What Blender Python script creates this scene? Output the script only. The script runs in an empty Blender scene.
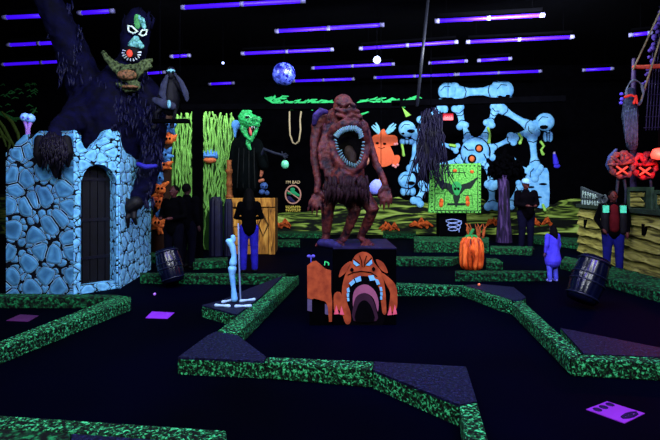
import bpy, bmesh, math, random
from mathutils import Vector, Matrix, Euler
R = random.Random(7)
SC = bpy.context.scene
COL = SC.collection
PI = math.pi

# ------------------------------------------------------------------ camera, world, lights, exposure
F = 477.0; HZ = 190.0; CX = 330.0; EYE = 1.6
cam_d = bpy.data.cameras.new('camera'); cam = bpy.data.objects.new('camera', cam_d); COL.objects.link(cam)
cam.location = (0, 0, EYE); cam.rotation_euler = (PI/2, 0, 0)
cam_d.sensor_width = 36; cam_d.lens = F/660*36; cam_d.shift_y = -30/660
cam_d.clip_start = 0.05; cam_d.clip_end = 100
SC.camera = cam
w = bpy.data.worlds.new('world'); SC.world = w; w.use_nodes = True
w.node_tree.nodes['Background'].inputs[0].default_value = (0.002, 0.002, 0.01, 1)
w.node_tree.nodes['Background'].inputs[1].default_value = 0.3
SC.view_settings.view_transform = 'Standard'; SC.view_settings.look = 'None'
SC.view_settings.gamma = 1; SC.view_settings.use_curve_mapping = False
SC.view_settings.exposure = 0.0

def area(name, loc, target, power, color, sx=2.4, sy=0.25):
    d = bpy.data.lights.new(name, 'AREA'); d.shape = 'RECTANGLE'; d.size = sx; d.size_y = sy
    d.energy = power; d.color = color
    o = bpy.data.objects.new(name, d); COL.objects.link(o); o.location = loc
    v = Vector(target) - Vector(loc); o.rotation_euler = v.to_track_quat('-Z', 'Z').to_euler()
    return o
LC = (0.90, 0.97, 1.0)
# added unseen fill lamps, all tilted away from the entrance towards the scenery
area('fill_lamp', (-3.2, -0.5, 5.3), (-3.6, 7, 1.0), 330, LC)
area('fill_lamp', (1.2, -0.5, 5.3), (1.0, 7, 0.6), 270, LC)
area('fill_lamp', (4.0, 1.5, 5.3), (5.0, 9, 0.3), 160, LC)
area('fill_lamp', (-1.5, 5.2, 5.3), (-3.2, 11, 1.2), 250, LC)
area('fill_lamp', (2.2, 6.2, 5.3), (2.6, 12, 1.0), 210, LC)
area('fill_lamp', (-3.5, 10.5, 5.2), (-4.5, 16, 2.0), 150, LC)
area('fill_lamp', (4.3, 9.6, 4.9), (4.6, 16.8, 2.6), 700, LC)
area('fill_lamp', (0.2, 10.8, 5.0), (0.4, 16.8, 2.0), 170, LC)
area('fill_lamp', (-1.6, 1.4, 5.4), (-1.6, 3.6, 0.0), 130, LC)
area('fill_lamp', (3.2, 2.0, 5.4), (3.4, 4.6, 0.0), 100, LC)
# added violet fill lamps that tint the dark surfaces blue
area('violet_fill', (-0.5, 2.8, 5.3), (-0.3, 5.2, 0), 130, (0.12, 0.04, 1.0))
area('violet_fill', (2.6, 3.6, 5.3), (3.6, 8.0, 0.4), 200, (0.13, 0.05, 1.0))
area('violet_fill', (-4.6, 4.0, 5.3), (-4.6, 8.6, 1.5), 60, (0.06, 0.06, 1.0))

# ------------------------------------------------------------------ placing by the photograph's perspective
def P(px, py, Y): return Vector(((px-CX)*Y/F, Y, EYE+(HZ-py)*Y/F))
def Gd(px, py, z=0.0):
    Y = (EYE-z)*F/(py-HZ); return P(px, py, Y)
def onplane(px, py, a, b):
    d = Vector(((px-CX)/F, 1, (HZ-py)/F)); o = Vector((0, 0, EYE))
    u = Vector((b[0]-a[0], b[1]-a[1], 0)); n = Vector((-u.y, u.x, 0))
    t = (Vector((a[0], a[1], 0))-Vector((0, 0, 0))).dot(n)/d.dot(n)
    return o+d*t

# ------------------------------------------------------------------ materials
def lin(c):
    return tuple(((x/255)/12.92 if x/255 <= 0.04045 else ((x/255+0.055)/1.055)**2.4) for x in c)+(1,)
class NT:
    def __init__(s, name):
        s.m = bpy.data.materials.new(name); s.m.use_nodes = True; s.t = s.m.node_tree
        s.b = s.t.nodes['Principled BSDF']
    def n(s, ty, **kw):
        x = s.t.nodes.new(ty)
        for k, v in kw.items(): setattr(x, k, v)
        return x
    def l(s, a, b): s.t.links.new(a, b)
MATS = {}
def mat(name, col, rough=0.7, spec=0.2, var=0.25, scale=14, col2=None, metal=0, bump=0.0):
    """plain paint / cloth / rubber with a little noise in its colour"""
    if name in MATS: return MATS[name]
    q = NT(name); c = lin(col); c2 = lin(col2) if col2 else tuple(x*(1-var) for x in c[:3])+(1,)
    tc = q.n('ShaderNodeTexCoord'); nz = q.n('ShaderNodeTexNoise'); nz.inputs['Scale'].default_value = scale; nz.inputs['Detail'].default_value = 5
    rp = q.n('ShaderNodeValToRGB'); rp.color_ramp.elements[0].position = 0.35; rp.color_ramp.elements[1].position = 0.65
    rp.color_ramp.elements[0].color = c2; rp.color_ramp.elements[1].color = c
    q.l(tc.outputs['Object'], nz.inputs['Vector']); q.l(nz.outputs['Fac'], rp.inputs['Fac']); q.l(rp.outputs['Color'], q.b.inputs['Base Color'])
    q.b.inputs['Roughness'].default_value = rough; q.b.inputs['Specular IOR Level'].default_value = spec*.6; q.b.inputs['Metallic'].default_value = metal
    if bump:
        bp = q.n('ShaderNodeBump'); bp.inputs['Strength'].default_value = bump; bp.inputs['Distance'].default_value = 0.03
        q.l(nz.outputs['Fac'], bp.inputs['Height']); q.l(bp.outputs['Normal'], q.b.inputs['Normal'])
    MATS[name] = q.m; return q.m
def glow(name, col, strength):
    if name in MATS: return MATS[name]
    q = NT(name); q.b.inputs['Base Color'].default_value = lin(col)
    q.b.inputs['Emission Color'].default_value = lin(col); q.b.inputs['Emission Strength'].default_value = strength
    q.m.cycles.emission_sampling = 'NONE'
    MATS[name] = q.m; return q.m
def streaks(name, cols, scale, pos, rough=0.8, detail=3, dist=1.5, bump=0.0, cscale=1.0):
    """anisotropic noise through a stepped ramp: turf, painted swirls, grain"""
    if name in MATS: return MATS[name]
    q = NT(name); tc = q.n('ShaderNodeTexCoord'); mp = q.n('ShaderNodeMapping'); mp.inputs['Scale'].default_value = scale
    nz = q.n('ShaderNodeTexNoise'); nz.inputs['Scale'].default_value = cscale; nz.inputs['Detail'].default_value = detail; nz.inputs['Distortion'].default_value = dist
    rp = q.n('ShaderNodeValToRGB'); e = rp.color_ramp.elements
    while len(e) < len(cols): e.new(0.5)
    for i, (c, p) in enumerate(zip(cols, pos)): e[i].position = p; e[i].color = lin(c)
    q.l(tc.outputs['Object'], mp.inputs['Vector']); q.l(mp.outputs['Vector'], nz.inputs['Vector']); q.l(nz.outputs['Fac'], rp.inputs['Fac']); q.l(rp.outputs['Color'], q.b.inputs['Base Color'])
    q.b.inputs['Roughness'].default_value = rough; q.b.inputs['Specular IOR Level'].default_value = 0.15
    if bump:
        bp = q.n('ShaderNodeBump'); bp.inputs['Strength'].default_value = bump; bp.inputs['Distance'].default_value = 0.02
        q.l(nz.outputs['Fac'], bp.inputs['Height']); q.l(bp.outputs['Normal'], q.b.inputs['Normal'])
    MATS[name] = q.m; return q.m
def stones(name, scale, c_lo, c_hi, c_rim, gap=0.045, ud=(1, 0, 0), zs=1.0):
    """rounded painted cobbles: Voronoi cells with their corners cut off, small pebbles in the gaps"""
    q = NT(name); tc = q.n('ShaderNodeTexCoord'); sp = q.n('ShaderNodeSeparateXYZ'); q.l(tc.outputs['Object'], sp.inputs[0])
    dt = q.n('ShaderNodeVectorMath', operation='DOT_PRODUCT'); dt.inputs[1].default_value = ud; q.l(tc.outputs['Object'], dt.inputs[0])
    zz = q.n('ShaderNodeMath', operation='MULTIPLY'); zz.inputs[1].default_value = zs; q.l(sp.outputs['Z'], zz.inputs[0])
    cb = q.n('ShaderNodeCombineXYZ'); q.l(dt.outputs['Value'], cb.inputs[0]); q.l(zz.outputs[0], cb.inputs[1])
    nz = q.n('ShaderNodeTexNoise'); nz.inputs['Scale'].default_value = scale*.8; nz.inputs['Detail'].default_value = 2
    mx = q.n('ShaderNodeMix', data_type='VECTOR'); mx.inputs['Factor'].default_value = 0.22/scale; q.l(cb.outputs[0], nz.inputs['Vector']); q.l(cb.outputs[0], mx.inputs['A']); q.l(nz.outputs['Color'], mx.inputs['B'])
    def M(op, a, b, c=None):
        n_ = q.n('ShaderNodeMath', operation=op)
        for i_, x in enumerate((a, b, c)):
            if x is None: continue
            if isinstance(x, (int, float)): n_.inputs[i_].default_value = x
            else: q.l(x, n_.inputs[i_])
        return n_.outputs[0]
    def cell(sc_, cut):
        e_ = q.n('ShaderNodeTexVoronoi', feature='DISTANCE_TO_EDGE', voronoi_dimensions='2D'); f_ = q.n('ShaderNodeTexVoronoi', feature='F1', voronoi_dimensions='2D')
        for v_ in (e_, f_): v_.inputs['Scale'].default_value = sc_; v_.inputs['Randomness'].default_value = 0.95; q.l(mx.outputs['Result'], v_.inputs['Vector'])
        return M('SUBTRACT', e_.outputs['Distance'], M('MULTIPLY', M('MAXIMUM', M('SUBTRACT', f_.outputs['Distance'], cut), 0.0), 0.9)), f_
    v1, f1 = cell(scale, 0.40); v2, f2 = cell(scale*2.3, 0.40)
    v2 = M('MULTIPLY', M('SUBTRACT', v2, 0.04), 0.7)
    v = M('MAXIMUM', v1, M('ADD', M('MINIMUM', v2, M('SUBTRACT', M('MULTIPLY', v1, -1.6), 0.0)), gap*0.6))
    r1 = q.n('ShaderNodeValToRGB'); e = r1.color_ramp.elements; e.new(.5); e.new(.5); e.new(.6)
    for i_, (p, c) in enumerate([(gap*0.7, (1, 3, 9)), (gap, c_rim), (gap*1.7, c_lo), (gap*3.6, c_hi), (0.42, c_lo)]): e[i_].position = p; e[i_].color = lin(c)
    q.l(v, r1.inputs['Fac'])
    n2 = q.n('ShaderNodeTexNoise'); n2.inputs['Scale'].default_value = scale*1.8; n2.inputs['Detail'].default_value = 4; q.l(tc.outputs['Object'], n2.inputs['Vector'])
    hs = q.n('ShaderNodeHueSaturation'); q.l(M('MULTIPLY_ADD', n2.outputs['Fac'], 1.5, 0.22), hs.inputs['Value']); q.l(r1.outputs['Color'], hs.inputs['Color'])
    q.l(hs.outputs['Color'], q.b.inputs['Base Color'])
    r2 = q.n('ShaderNodeValToRGB'); r2.color_ramp.elements[1].position = 0.22; q.l(v, r2.inputs['Fac'])
    bp = q.n('ShaderNodeBump'); bp.inputs['Strength'].default_value = 0.5; bp.inputs['Distance'].default_value = 0.12/scale
    q.l(r2.outputs['Color'], bp.inputs['Height']); q.l(bp.outputs['Normal'], q.b.inputs['Normal'])
    q.b.inputs['Roughness'].default_value = 0.75; q.b.inputs['Specular IOR Level'].default_value = 0.1
    return q.m

M_out = mat('outline_black', (4, 3, 6), 1.0, .05)
M_black = mat('black_paint', (2, 2, 4), 1.0, 0.02, 0.4, 5)
M_floor = mat('carpet_navy_glow', (0, 0, 13), 0.7, 0.02, 0.6, 0.4, col2=(0, 0, 4))  # broad navy patches put the blue light pools into the carpet colour
M_dark = mat('black_cloth', (4, 4, 7), 1.0, 0.04, 0.5, 9)
M_bone = mat('bone_blue', (126, 192, 240), 0.7, 0.12, 0.0, 5, col2=(94, 162, 222))
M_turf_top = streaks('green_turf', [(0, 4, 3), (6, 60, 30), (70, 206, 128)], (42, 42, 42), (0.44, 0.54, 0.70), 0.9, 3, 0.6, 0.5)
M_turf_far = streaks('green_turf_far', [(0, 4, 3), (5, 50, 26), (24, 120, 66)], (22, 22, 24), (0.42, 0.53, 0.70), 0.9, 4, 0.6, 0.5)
M_slab = streaks('speckled_slab', [(3, 3, 18), (11, 12, 40), (36, 39, 82)], (40, 40, 40), (0.35, 0.55, 0.75), 0.55, 4, 0.2, 0.3)
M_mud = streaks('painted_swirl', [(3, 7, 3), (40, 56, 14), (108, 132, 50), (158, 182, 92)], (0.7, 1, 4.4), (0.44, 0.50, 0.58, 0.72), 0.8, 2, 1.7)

# ------------------------------------------------------------------ mesh builder
class MB:
    def __init__(s): s.v = []; s.f = []; s.sm = []
    def add(s, vs, fs, smooth=False):
        o = len(s.v); s.v += [Vector(v) for v in vs]; s.f += [tuple(i+o for i in f) for f in fs]; s.sm += [smooth]*len(fs); return s
    def box(s, c, d, rot=None):
        x, y, z = d[0]/2, d[1]/2, d[2]/2
        vs = [Vector((a*x, b*y, g*z)) for a in (-1, 1) for b in (-1, 1) for g in (-1, 1)]
        if rot: vs = [Euler(rot).to_matrix() @ v for v in vs]
        return s.add([v+Vector(c) for v in vs], [(0, 1, 3, 2), (4, 6, 7, 5), (0, 4, 5, 1), (2, 3, 7, 6), (0, 2, 6, 4), (1, 5, 7, 3)])
    def slab(s, pts, ex):
        n = len(pts); ex = Vector(ex); pts = [Vector(p) for p in pts]
        nv = Vector((0, 0, 0))
        for i in range(n): nv += pts[i].cross(pts[(i+1) % n])
        if nv.dot(ex) > 0: pts = pts[::-1]
        vs = pts+[p+ex for p in pts]
        return s.add(vs, [tuple(range(n)), tuple(range(2*n-1, n-1, -1))]+[(i, i+n, (i+1) % n+n, (i+1) % n)[::1] for i in range(n)])
    def tube(s, pts, rad, seg=10, caps=True, flat=1.0):
        pts = [Vector(p) for p in pts]
        if not hasattr(rad, '__len__'): rad = [rad]*len(pts)
        if caps:   # round ends
            d0 = (pts[0]-pts[1]).normalized(); d1 = (pts[-1]-pts[-2]).normalized()
            a = [(pts[0]+d0*rad[0]*math.sin(t), rad[0]*math.cos(t)) for t in (1.45, 1.0, 0.5)]
            b = [(pts[-1]+d1*rad[-1]*math.sin(t), rad[-1]*math.cos(t)) for t in (0.5, 1.0, 1.45)]
            pp = [x[0] for x in a]+pts+[x[0] for x in b]; rr = [x[1] for x in a]+list(rad)+[x[1] for x in b]
        else: pp, rr = pts, list(rad)
        n = len(pp); t = (pp[1]-pp[0]).normalized()
        up = Vector((0, 1, 0)) if abs(t.y) < 0.9 else Vector((1, 0, 0))
        u = (up-t*up.dot(t)).normalized(); vs = []
        for i in range(n):
            t = (pp[min(i+1, n-1)]-pp[max(i-1, 0)])
            t = t.normalized() if t.length > 1e-9 else Vector((0, 0, 1))
            u = u-t*u.dot(t); u = u.normalized() if u.length > 1e-6 else Vector((1, 0, 0)); w_ = t.cross(u)
            for k in range(seg):
                a = 2*PI*k/seg; o = (u*math.cos(a)+w_*math.sin(a))*rr[i]; o.y *= flat; vs.append(pp[i]+o)
        fs = [(i*seg+k, i*seg+(k+1) % seg, (i+1)*seg+(k+1) % seg, (i+1)*seg+k) for i in range(n-1) for k in range(seg)]
        fs += [tuple(range(seg))[::-1], tuple(range((n-1)*seg, n*seg))]
        return s.add(vs, fs, True)
    def ell(s, c, r, rot=None, seg=16, rings=10):
        if not hasattr(r, '__len__'): r = (r, r, r)
        m = Euler(rot).to_matrix() if rot else None; vs = []
        for i in range(rings+1):
            th = PI*i/rings
            th = min(max(th, 0.02), PI-0.02)
            for k in range(seg):
                a = 2*PI*k/seg; v = Vector((r[0]*math.sin(th)*math.cos(a), r[1]*math.sin(th)*math.sin(a), r[2]*math.cos(th)))
                vs.append((m @ v if m else v)+Vector(c))
        fs = [((i+1)*seg+k, (i+1)*seg+(k+1) % seg, i*seg+(k+1) % seg, i*seg+k) for i in range(rings) for k in range(seg)]
        fs += [tuple(range(seg)), tuple(range(rings*seg, (rings+1)*seg))[::-1]]
        return s.add(vs, fs, True)
    def cone(s, a, b, r0, r1=0.001, seg=8): return s.tube([a, b], [r0, r1], seg, caps=False)
    def lathe(s, c, prof, seg=24):
        vs = [Vector((c[0]+r*math.cos(2*PI*k/seg), c[1]+r*math.sin(2*PI*k/seg), c[2]+z)) for r, z in prof for k in range(seg)]
        n = len(prof)
        fs = [(i*seg+k, i*seg+(k+1) % seg, (i+1)*seg+(k+1) % seg, (i+1)*seg+k) for i in range(n-1) for k in range(seg)]
        fs += [tuple(range(seg))[::-1], tuple(range((n-1)*seg, n*seg))]
        return s.add(vs, fs, True)
    def build(s, name, m, parent=None, voxel=0, smooth=0, disp=0, dscale=0.1, bevel=0):
        me = bpy.data.meshes.new(name)
        if parent: loc = Vector(parent['_w']) if '_w' in parent else Vector((0, 0, 0))
        else:
            lo = [min(v[i] for v in s.v) for i in range(3)]; hi = [max(v[i] for v in s.v) for i in range(3)]
            loc = Vector(((lo[0]+hi[0])/2, (lo[1]+hi[1])/2, lo[2]))
        me.from_pydata([tuple(v-loc) for v in s.v], [], s.f)
        me.polygons.foreach_set('use_smooth', s.sm if not voxel else [True]*len(s.f))
        me.validate(); me.update()
        me.materials.append(m)
        o = bpy.data.objects.new(name, me); COL.objects.link(o)
        if parent: o.parent = parent; o['_w'] = tuple(loc)
        else: o.location = loc; o['_w'] = tuple(loc)
        if voxel:
            r = o.modifiers.new('remesh', 'REMESH'); r.mode = 'VOXEL'; r.voxel_size = voxel; r.use_smooth_shade = True
            if smooth: q = o.modifiers.new('smooth', 'SMOOTH'); q.iterations = smooth; q.factor = 0.5
        if disp:
            tn = 'clouds_%g' % dscale; t = bpy.data.textures.get(tn)
            if not t: t = bpy.data.textures.new(tn, 'CLOUDS'); t.noise_scale = dscale
            d = o.modifiers.new('displace', 'DISPLACE'); d.texture = t; d.strength = disp; d.mid_level = 0.5; d.texture_coords = 'LOCAL'
        if bevel:
            b = o.modifiers.new('bevel', 'BEVEL'); b.width = bevel; b.segments = 2; b.limit_method = 'ANGLE'
        return o
def tag(o, label, cat, group=None, kind=None):
    o['label'] = label; o['category'] = cat
    if group: o['group'] = group
    if kind: o['kind'] = kind
    return o
def thing(name, loc, label, cat, group=None):
    o = bpy.data.objects.new(name, None); COL.objects.link(o); o.location = loc; o.empty_display_size = 0.1
    o['_w'] = tuple(loc); return tag(o, label, cat, group)
def struct(name, mb, m):
    o = mb.build(name, m); o['kind'] = 'structure'; return o
def zpts(pts, ox, oy, s): return [(ox+x/s, oy+y/s) for x, y in pts]
def text_mesh(name, body, size, m, parent, loc, rot=(PI/2, 0, 0), depth=0.01):
    c = bpy.data.curves.new(name, 'FONT'); c.body = body; c.size = size; c.extrude = depth; c.align_x = 'CENTER'; c.align_y = 'CENTER'
    t = bpy.data.objects.new(name+'_src', c); COL.objects.link(t)
    dg = bpy.context.evaluated_depsgraph_get(); me = bpy.data.meshes.new_from_object(t.evaluated_get(dg)); bpy.data.objects.remove(t)
    me.materials.clear(); me.materials.append(m)
    o = bpy.data.objects.new(name, me); COL.objects.link(o); o.parent = parent
    o.location = Vector(loc)-Vector(parent['_w']); o.rotation_euler = rot; return o

# ------------------------------------------------------------------ the hall
XW, YW, ZC = 12.4, 17.2, 6.1
struct('floor', MB().box((0, 6.5, -0.05), (2*XW+.4, 22, 0.1)), M_floor)
struct('ceiling', MB().box((0, 6.5, ZC+.05), (2*XW+.4, 22, 0.1)), M_black)
struct('wall_back', MB().box((0, YW+.1, ZC/2), (2*XW+.4, .2, ZC)), M_black)
struct('wall_left', MB().box((-XW-.1, 6.6, ZC/2), (.2, 21, ZC)), M_black)
struct('wall_right', MB().box((XW+.1, 6.6, ZC/2), (.2, 21, ZC)), M_black)
struct('wall_front', MB().box((0, -4.1, ZC/2), (2*XW+.4, .2, ZC)), M_black)
# black steel beams under the ceiling
b = MB(); a0 = P(150, 110, 13.5); a1 = P(400, 108, 13.5); b.slab([a0, a1, a1+Vector((0, 0, .16)), a0+Vector((0, 0, .16))], (0, .2, 0))
o = b.build('ceiling_beam', M_black); tag(o, 'black beam hung behind the grey caped ghoul and over the slime curtain', 'beam')
b = MB(); a0 = P(392, 106, 13.5); a1 = P(566, 101, 13.5); b.slab([a0, a1, a1+Vector((0, 0, .16)), a0+Vector((0, 0, .16))], (0, .2, 0))
o = b.build('ceiling_beam', M_black); tag(o, 'black beam crossing just under the long top bone of the wheel', 'beam')
p0 = P(429, -10, 10.5); p1 = P(417, 106, 10.5)
o = MB().tube([p0, p1], 0.035, 8, False).build('hanging_pole', mat('grey_steel', (34, 36, 46), 0.4, 0.4)); tag(o, 'thin dark grey slanting pole hanging from the ceiling above the draped net', 'pole')

# ------------------------------------------------------------------ blacklight tubes
M_uv = glow('violet_tube', (58, 10, 235), 1.0)
M_cap = mat('tube_cap', (120, 118, 170), 0.4, 0.4)
tubes = [((5, 17.5), (48, 15.5), 'short black light tube nearest the upper left corner'),
 ((80, 13), (112, 11), 'violet tube just left of the tall blue ghoul head, highest of the left rows'),
 ((9, 45), (69, 42), 'middle one of the violet tubes on the far left'),
 ((3, 64.5), (81, 60.5), 'lowest and longest of the violet tubes on the far left'),
 ((147, 73.5), (164, 72.2), 'short violet tube half hidden behind the grey caped ghoul'),
 ((172, 56.5), (189, 55.5), 'short violet tube right of the blue ghoul shoulder'),
 ((183, 7.5), (303, 0.8), 'long violet tube nearest the camera, at the top left of centre'),
 ((277, 31), (382, 25), 'long violet tube high above the brown monster, second row'),
 ((243, 53.5), (332, 49.5), 'violet tube directly above the mirror ball'),
 ((313, 68), (393, 64), 'violet tube under the round white bulb'),
 ((294, 81), (353, 79), 'violet tube level with the bottom of the mirror ball'),
 ((210, 84), (233, 83), 'small violet tube left of the mirror ball'),
 ((361, 48.5), (456, 42), 'violet tube right of the round white bulb, crossed by the slanting pole'),
 ((437, 21), (542, 15), 'highest violet tube right of centre'),
 ((468, 42), (572, 37), 'long violet tube above the bone wheel, right of the slanting pole'),
 ((430, 63), (466, 61), 'short violet tube above the left end of the top bone'),
 ((479, 60.5), (510, 58.6), 'short violet tube above the right end of the top bone'),
 ((375, 77.6), (455, 74.6), 'left one of the two violet tubes in line just above the top bone'),
 ((458, 74.4), (540, 71.2), 'right one of the two violet tubes in line just above the top bone'),
 ((584, 70), (612, 68.6), 'faint short violet tube left of the rigging ropes'),
 ((631, 35), (650, 33), 'short violet tube behind the rigging rope at upper right')]
for (a, c, lb) in tubes:
    zt = 5.35
    A = P(a[0], a[1], (zt-EYE)*F/(HZ-a[1])); B = P(c[0], c[1], (zt-EYE)*F/(HZ-c[1])); D = (B-A).normalized(); mid = (A+B)/2
    t = thing('black_light_tube', mid, lb, 'light tube', 'violet black light tubes under the ceiling')
    MB().tube([A, B], 0.042, 10, False).build('glass_tube', M_uv, t)
    for q, s in ((A, 1), (B, -1)): MB().tube([q-D*0.05*s, q+D*0.05*s], 0.05, 10, False).build('end_cap', M_cap, t)
    if (B-A).length > 1.6: MB().tube([mid-D*.04, mid+D*.04], 0.052, 10, False).build('clamp', M_cap, t)
    hs = MB(); hs.box(mid+Vector((0, 0, .12)), ((B-A).length, .1, .05), (0, 0, math.atan2(D.y, D.x))); hs.build('housing', M_black, t)
    for q in (A+D*.2, B-D*.2): MB().tube([q+Vector((0, 0, .1)), Vector((q.x, q.y, ZC))], 0.006, 5, False).build('hanger_wire', M_black, t)

# mirror ball
c = P(284, 74, 12); t = thing('mirror_ball', c, 'round blue mirror ball hanging from the ceiling left of centre', 'mirror ball')
q = NT('mirror_tiles'); vo = q.n('ShaderNodeTexVoronoi'); vo.inputs['Scale'].default_value = 14; tc = q.n('ShaderNodeTexCoord'); q.l(tc.outputs['Object'], vo.inputs['Vector'])
rp = q.n('ShaderNodeValToRGB'); e = rp.color_ramp.elements; e[0].color = lin((12, 14, 110)); e[1].color = lin((90, 110, 240)); e[0].position = .3; e[1].position = .85
sx = q.n('ShaderNodeSeparateColor'); q.l(vo.outputs['Color'], sx.inputs[0]); q.l(sx.outputs[0], rp.inputs['Fac']); q.l(rp.outputs['Color'], q.b.inputs['Base Color'])
q.b.inputs['Roughness'].default_value = 0.35; q.b.inputs['Metallic'].default_value = 0.3
MB().ell(c, 0.29, seg=36, rings=22).build('mirror_sphere', q.m, t)
for s_ in t.children: s_.data.polygons.foreach_set('use_smooth', [False]*len(s_.data.polygons))
MB().tube([c+Vector((0, 0, .29)), Vector((c.x, c.y, ZC))], 0.008, 6, False).build('cord', M_black, t)
c = P(377, 60, 11.6); t = thing('globe_lamp', c, 'small round white glowing bulb hanging near the ceiling', 'lamp')
MB().ell(c, 0.092).build('bulb', glow('white_blue_bulb', (170, 190, 255), 2.2), t)
MB().tube([c+Vector((0, 0, .1)), Vector((c.x, c.y, ZC))], 0.008, 6, False).build('cord', M_black, t)
c = P(223, 63, 12.8); t = thing('globe_lamp', c, 'tiny blue white bulb on the ceiling left of the mirror ball', 'lamp')
MB().ell(c, 0.035).build('bulb', glow('white_blue_bulb', (170, 190, 255), 2.2), t)
MB().tube([c+Vector((0, 0, .03)), Vector((c.x, c.y, ZC))], 0.008, 6, False).build('cord', M_black, t)

# ------------------------------------------------------------------ turf covered borders and slabs
HC = 0.15
def curb(label, pts, m=None, name='turf_border', z=HC, cat='border', zb=0.0):
    P3 = [Gd(x, y, z) for x, y in pts]
    o = MB().slab(P3, (0, 0, -(z-zb))).build(name, m or M_turf_top, bevel=0.012)
    return tag(o, label, cat)
curb('green turf border arm running from the left edge up to its tip near the castle', [(-60, 371), (131, 299.5), (131, 296.8), (112, 297.6), (-60, 364)])
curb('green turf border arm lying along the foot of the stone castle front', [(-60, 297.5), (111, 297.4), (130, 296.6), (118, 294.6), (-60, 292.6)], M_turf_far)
curb('bright turf border across the lower left corner of the floor', [(-60, 411), (226, 430), (227, 443), (60, 431), (-60, 424)])
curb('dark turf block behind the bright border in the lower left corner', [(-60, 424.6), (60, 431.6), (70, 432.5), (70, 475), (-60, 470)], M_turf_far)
curb('speckled dark blue slab at the bottom edge, beside the dark turf block', [(71, 432.6), (227, 443.8), (232, 480), (71, 476)], M_slab, 'stone_slab', cat='slab')
# middle run
def platform(label, pts, z=HC):
    t = thing('corner_platform', Gd(pts[0][0], pts[0][1], z)*1.0-Vector((0, 0, z)), label, 'platform')
    P3 = [Gd(x, y, z) for x, y in pts]
    MB().slab([p-Vector((0, 0, .02)) for p in P3], (0, 0, -(z-.02))).build('turf_side', M_turf_top, t)
    cen = sum(P3, Vector((0, 0, 0)))/len(P3)
    o = MB().slab([cen+(p-cen)*1.0 for p in P3], (0, 0, -.019)).build('slab_top', M_slab, t); return t
platform('speckled slab platform left of the middle turf border', [(178, 357), (264, 361), (266, 356.5), (248, 343), (237, 335), (216, 331.5), (208, 335)])
curb('straight turf border between the two speckled slabs in the middle foreground', [(264.5, 361.2), (372.5, 369.5), (374, 361.2), (266.8, 356.6)])
platform('speckled slab platform ending the middle turf border, nearest to centre foreground', [(373, 369.8), (459, 404.5), (477, 401.3), (466, 366.5), (374.5, 361.4)])
curb('turf border leaving the picture at the bottom right of centre', [(459.5, 405), (466, 445), (470, 480), (500, 480), (489, 442), (477.2, 402)])
# bone platform run
curb('turf border slanting up right past the bone leg platform', [(217, 331), (237, 334.6), (299, 275.5), (286, 273.6), (262, 297)])
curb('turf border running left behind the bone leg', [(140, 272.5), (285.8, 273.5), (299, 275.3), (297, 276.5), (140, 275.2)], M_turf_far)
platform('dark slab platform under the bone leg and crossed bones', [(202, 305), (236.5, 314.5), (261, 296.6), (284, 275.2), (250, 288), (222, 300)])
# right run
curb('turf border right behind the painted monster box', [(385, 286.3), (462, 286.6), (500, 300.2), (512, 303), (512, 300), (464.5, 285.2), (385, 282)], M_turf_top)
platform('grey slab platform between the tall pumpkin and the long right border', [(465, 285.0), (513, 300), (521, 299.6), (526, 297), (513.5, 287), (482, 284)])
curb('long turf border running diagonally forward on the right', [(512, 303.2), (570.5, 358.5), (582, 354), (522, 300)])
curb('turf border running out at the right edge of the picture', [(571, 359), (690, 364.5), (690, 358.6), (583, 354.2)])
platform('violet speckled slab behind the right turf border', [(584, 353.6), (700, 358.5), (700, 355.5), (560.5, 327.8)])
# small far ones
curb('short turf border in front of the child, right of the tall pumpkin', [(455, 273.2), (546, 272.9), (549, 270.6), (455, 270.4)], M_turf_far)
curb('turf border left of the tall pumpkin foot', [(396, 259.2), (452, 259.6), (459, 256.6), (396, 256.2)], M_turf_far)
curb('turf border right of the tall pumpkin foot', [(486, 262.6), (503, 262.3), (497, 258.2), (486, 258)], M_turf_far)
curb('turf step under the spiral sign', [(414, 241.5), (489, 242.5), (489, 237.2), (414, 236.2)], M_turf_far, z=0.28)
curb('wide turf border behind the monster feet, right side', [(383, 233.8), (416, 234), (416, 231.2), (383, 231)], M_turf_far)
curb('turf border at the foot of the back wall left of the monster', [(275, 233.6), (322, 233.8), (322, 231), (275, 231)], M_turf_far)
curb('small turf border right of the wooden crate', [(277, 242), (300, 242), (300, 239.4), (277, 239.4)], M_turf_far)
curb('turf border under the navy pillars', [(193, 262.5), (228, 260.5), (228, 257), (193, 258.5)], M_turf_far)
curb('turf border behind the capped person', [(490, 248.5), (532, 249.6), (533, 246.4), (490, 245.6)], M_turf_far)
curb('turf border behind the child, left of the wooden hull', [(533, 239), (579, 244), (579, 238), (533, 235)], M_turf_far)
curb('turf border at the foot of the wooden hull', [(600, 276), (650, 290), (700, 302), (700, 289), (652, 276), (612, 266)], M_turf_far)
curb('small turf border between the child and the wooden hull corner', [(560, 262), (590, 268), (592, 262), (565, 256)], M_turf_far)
curb('turf border left of the slime curtain beside the totem', [(128, 256), (158, 257), (158, 252.5), (128, 251.5)], M_turf_far)

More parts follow.
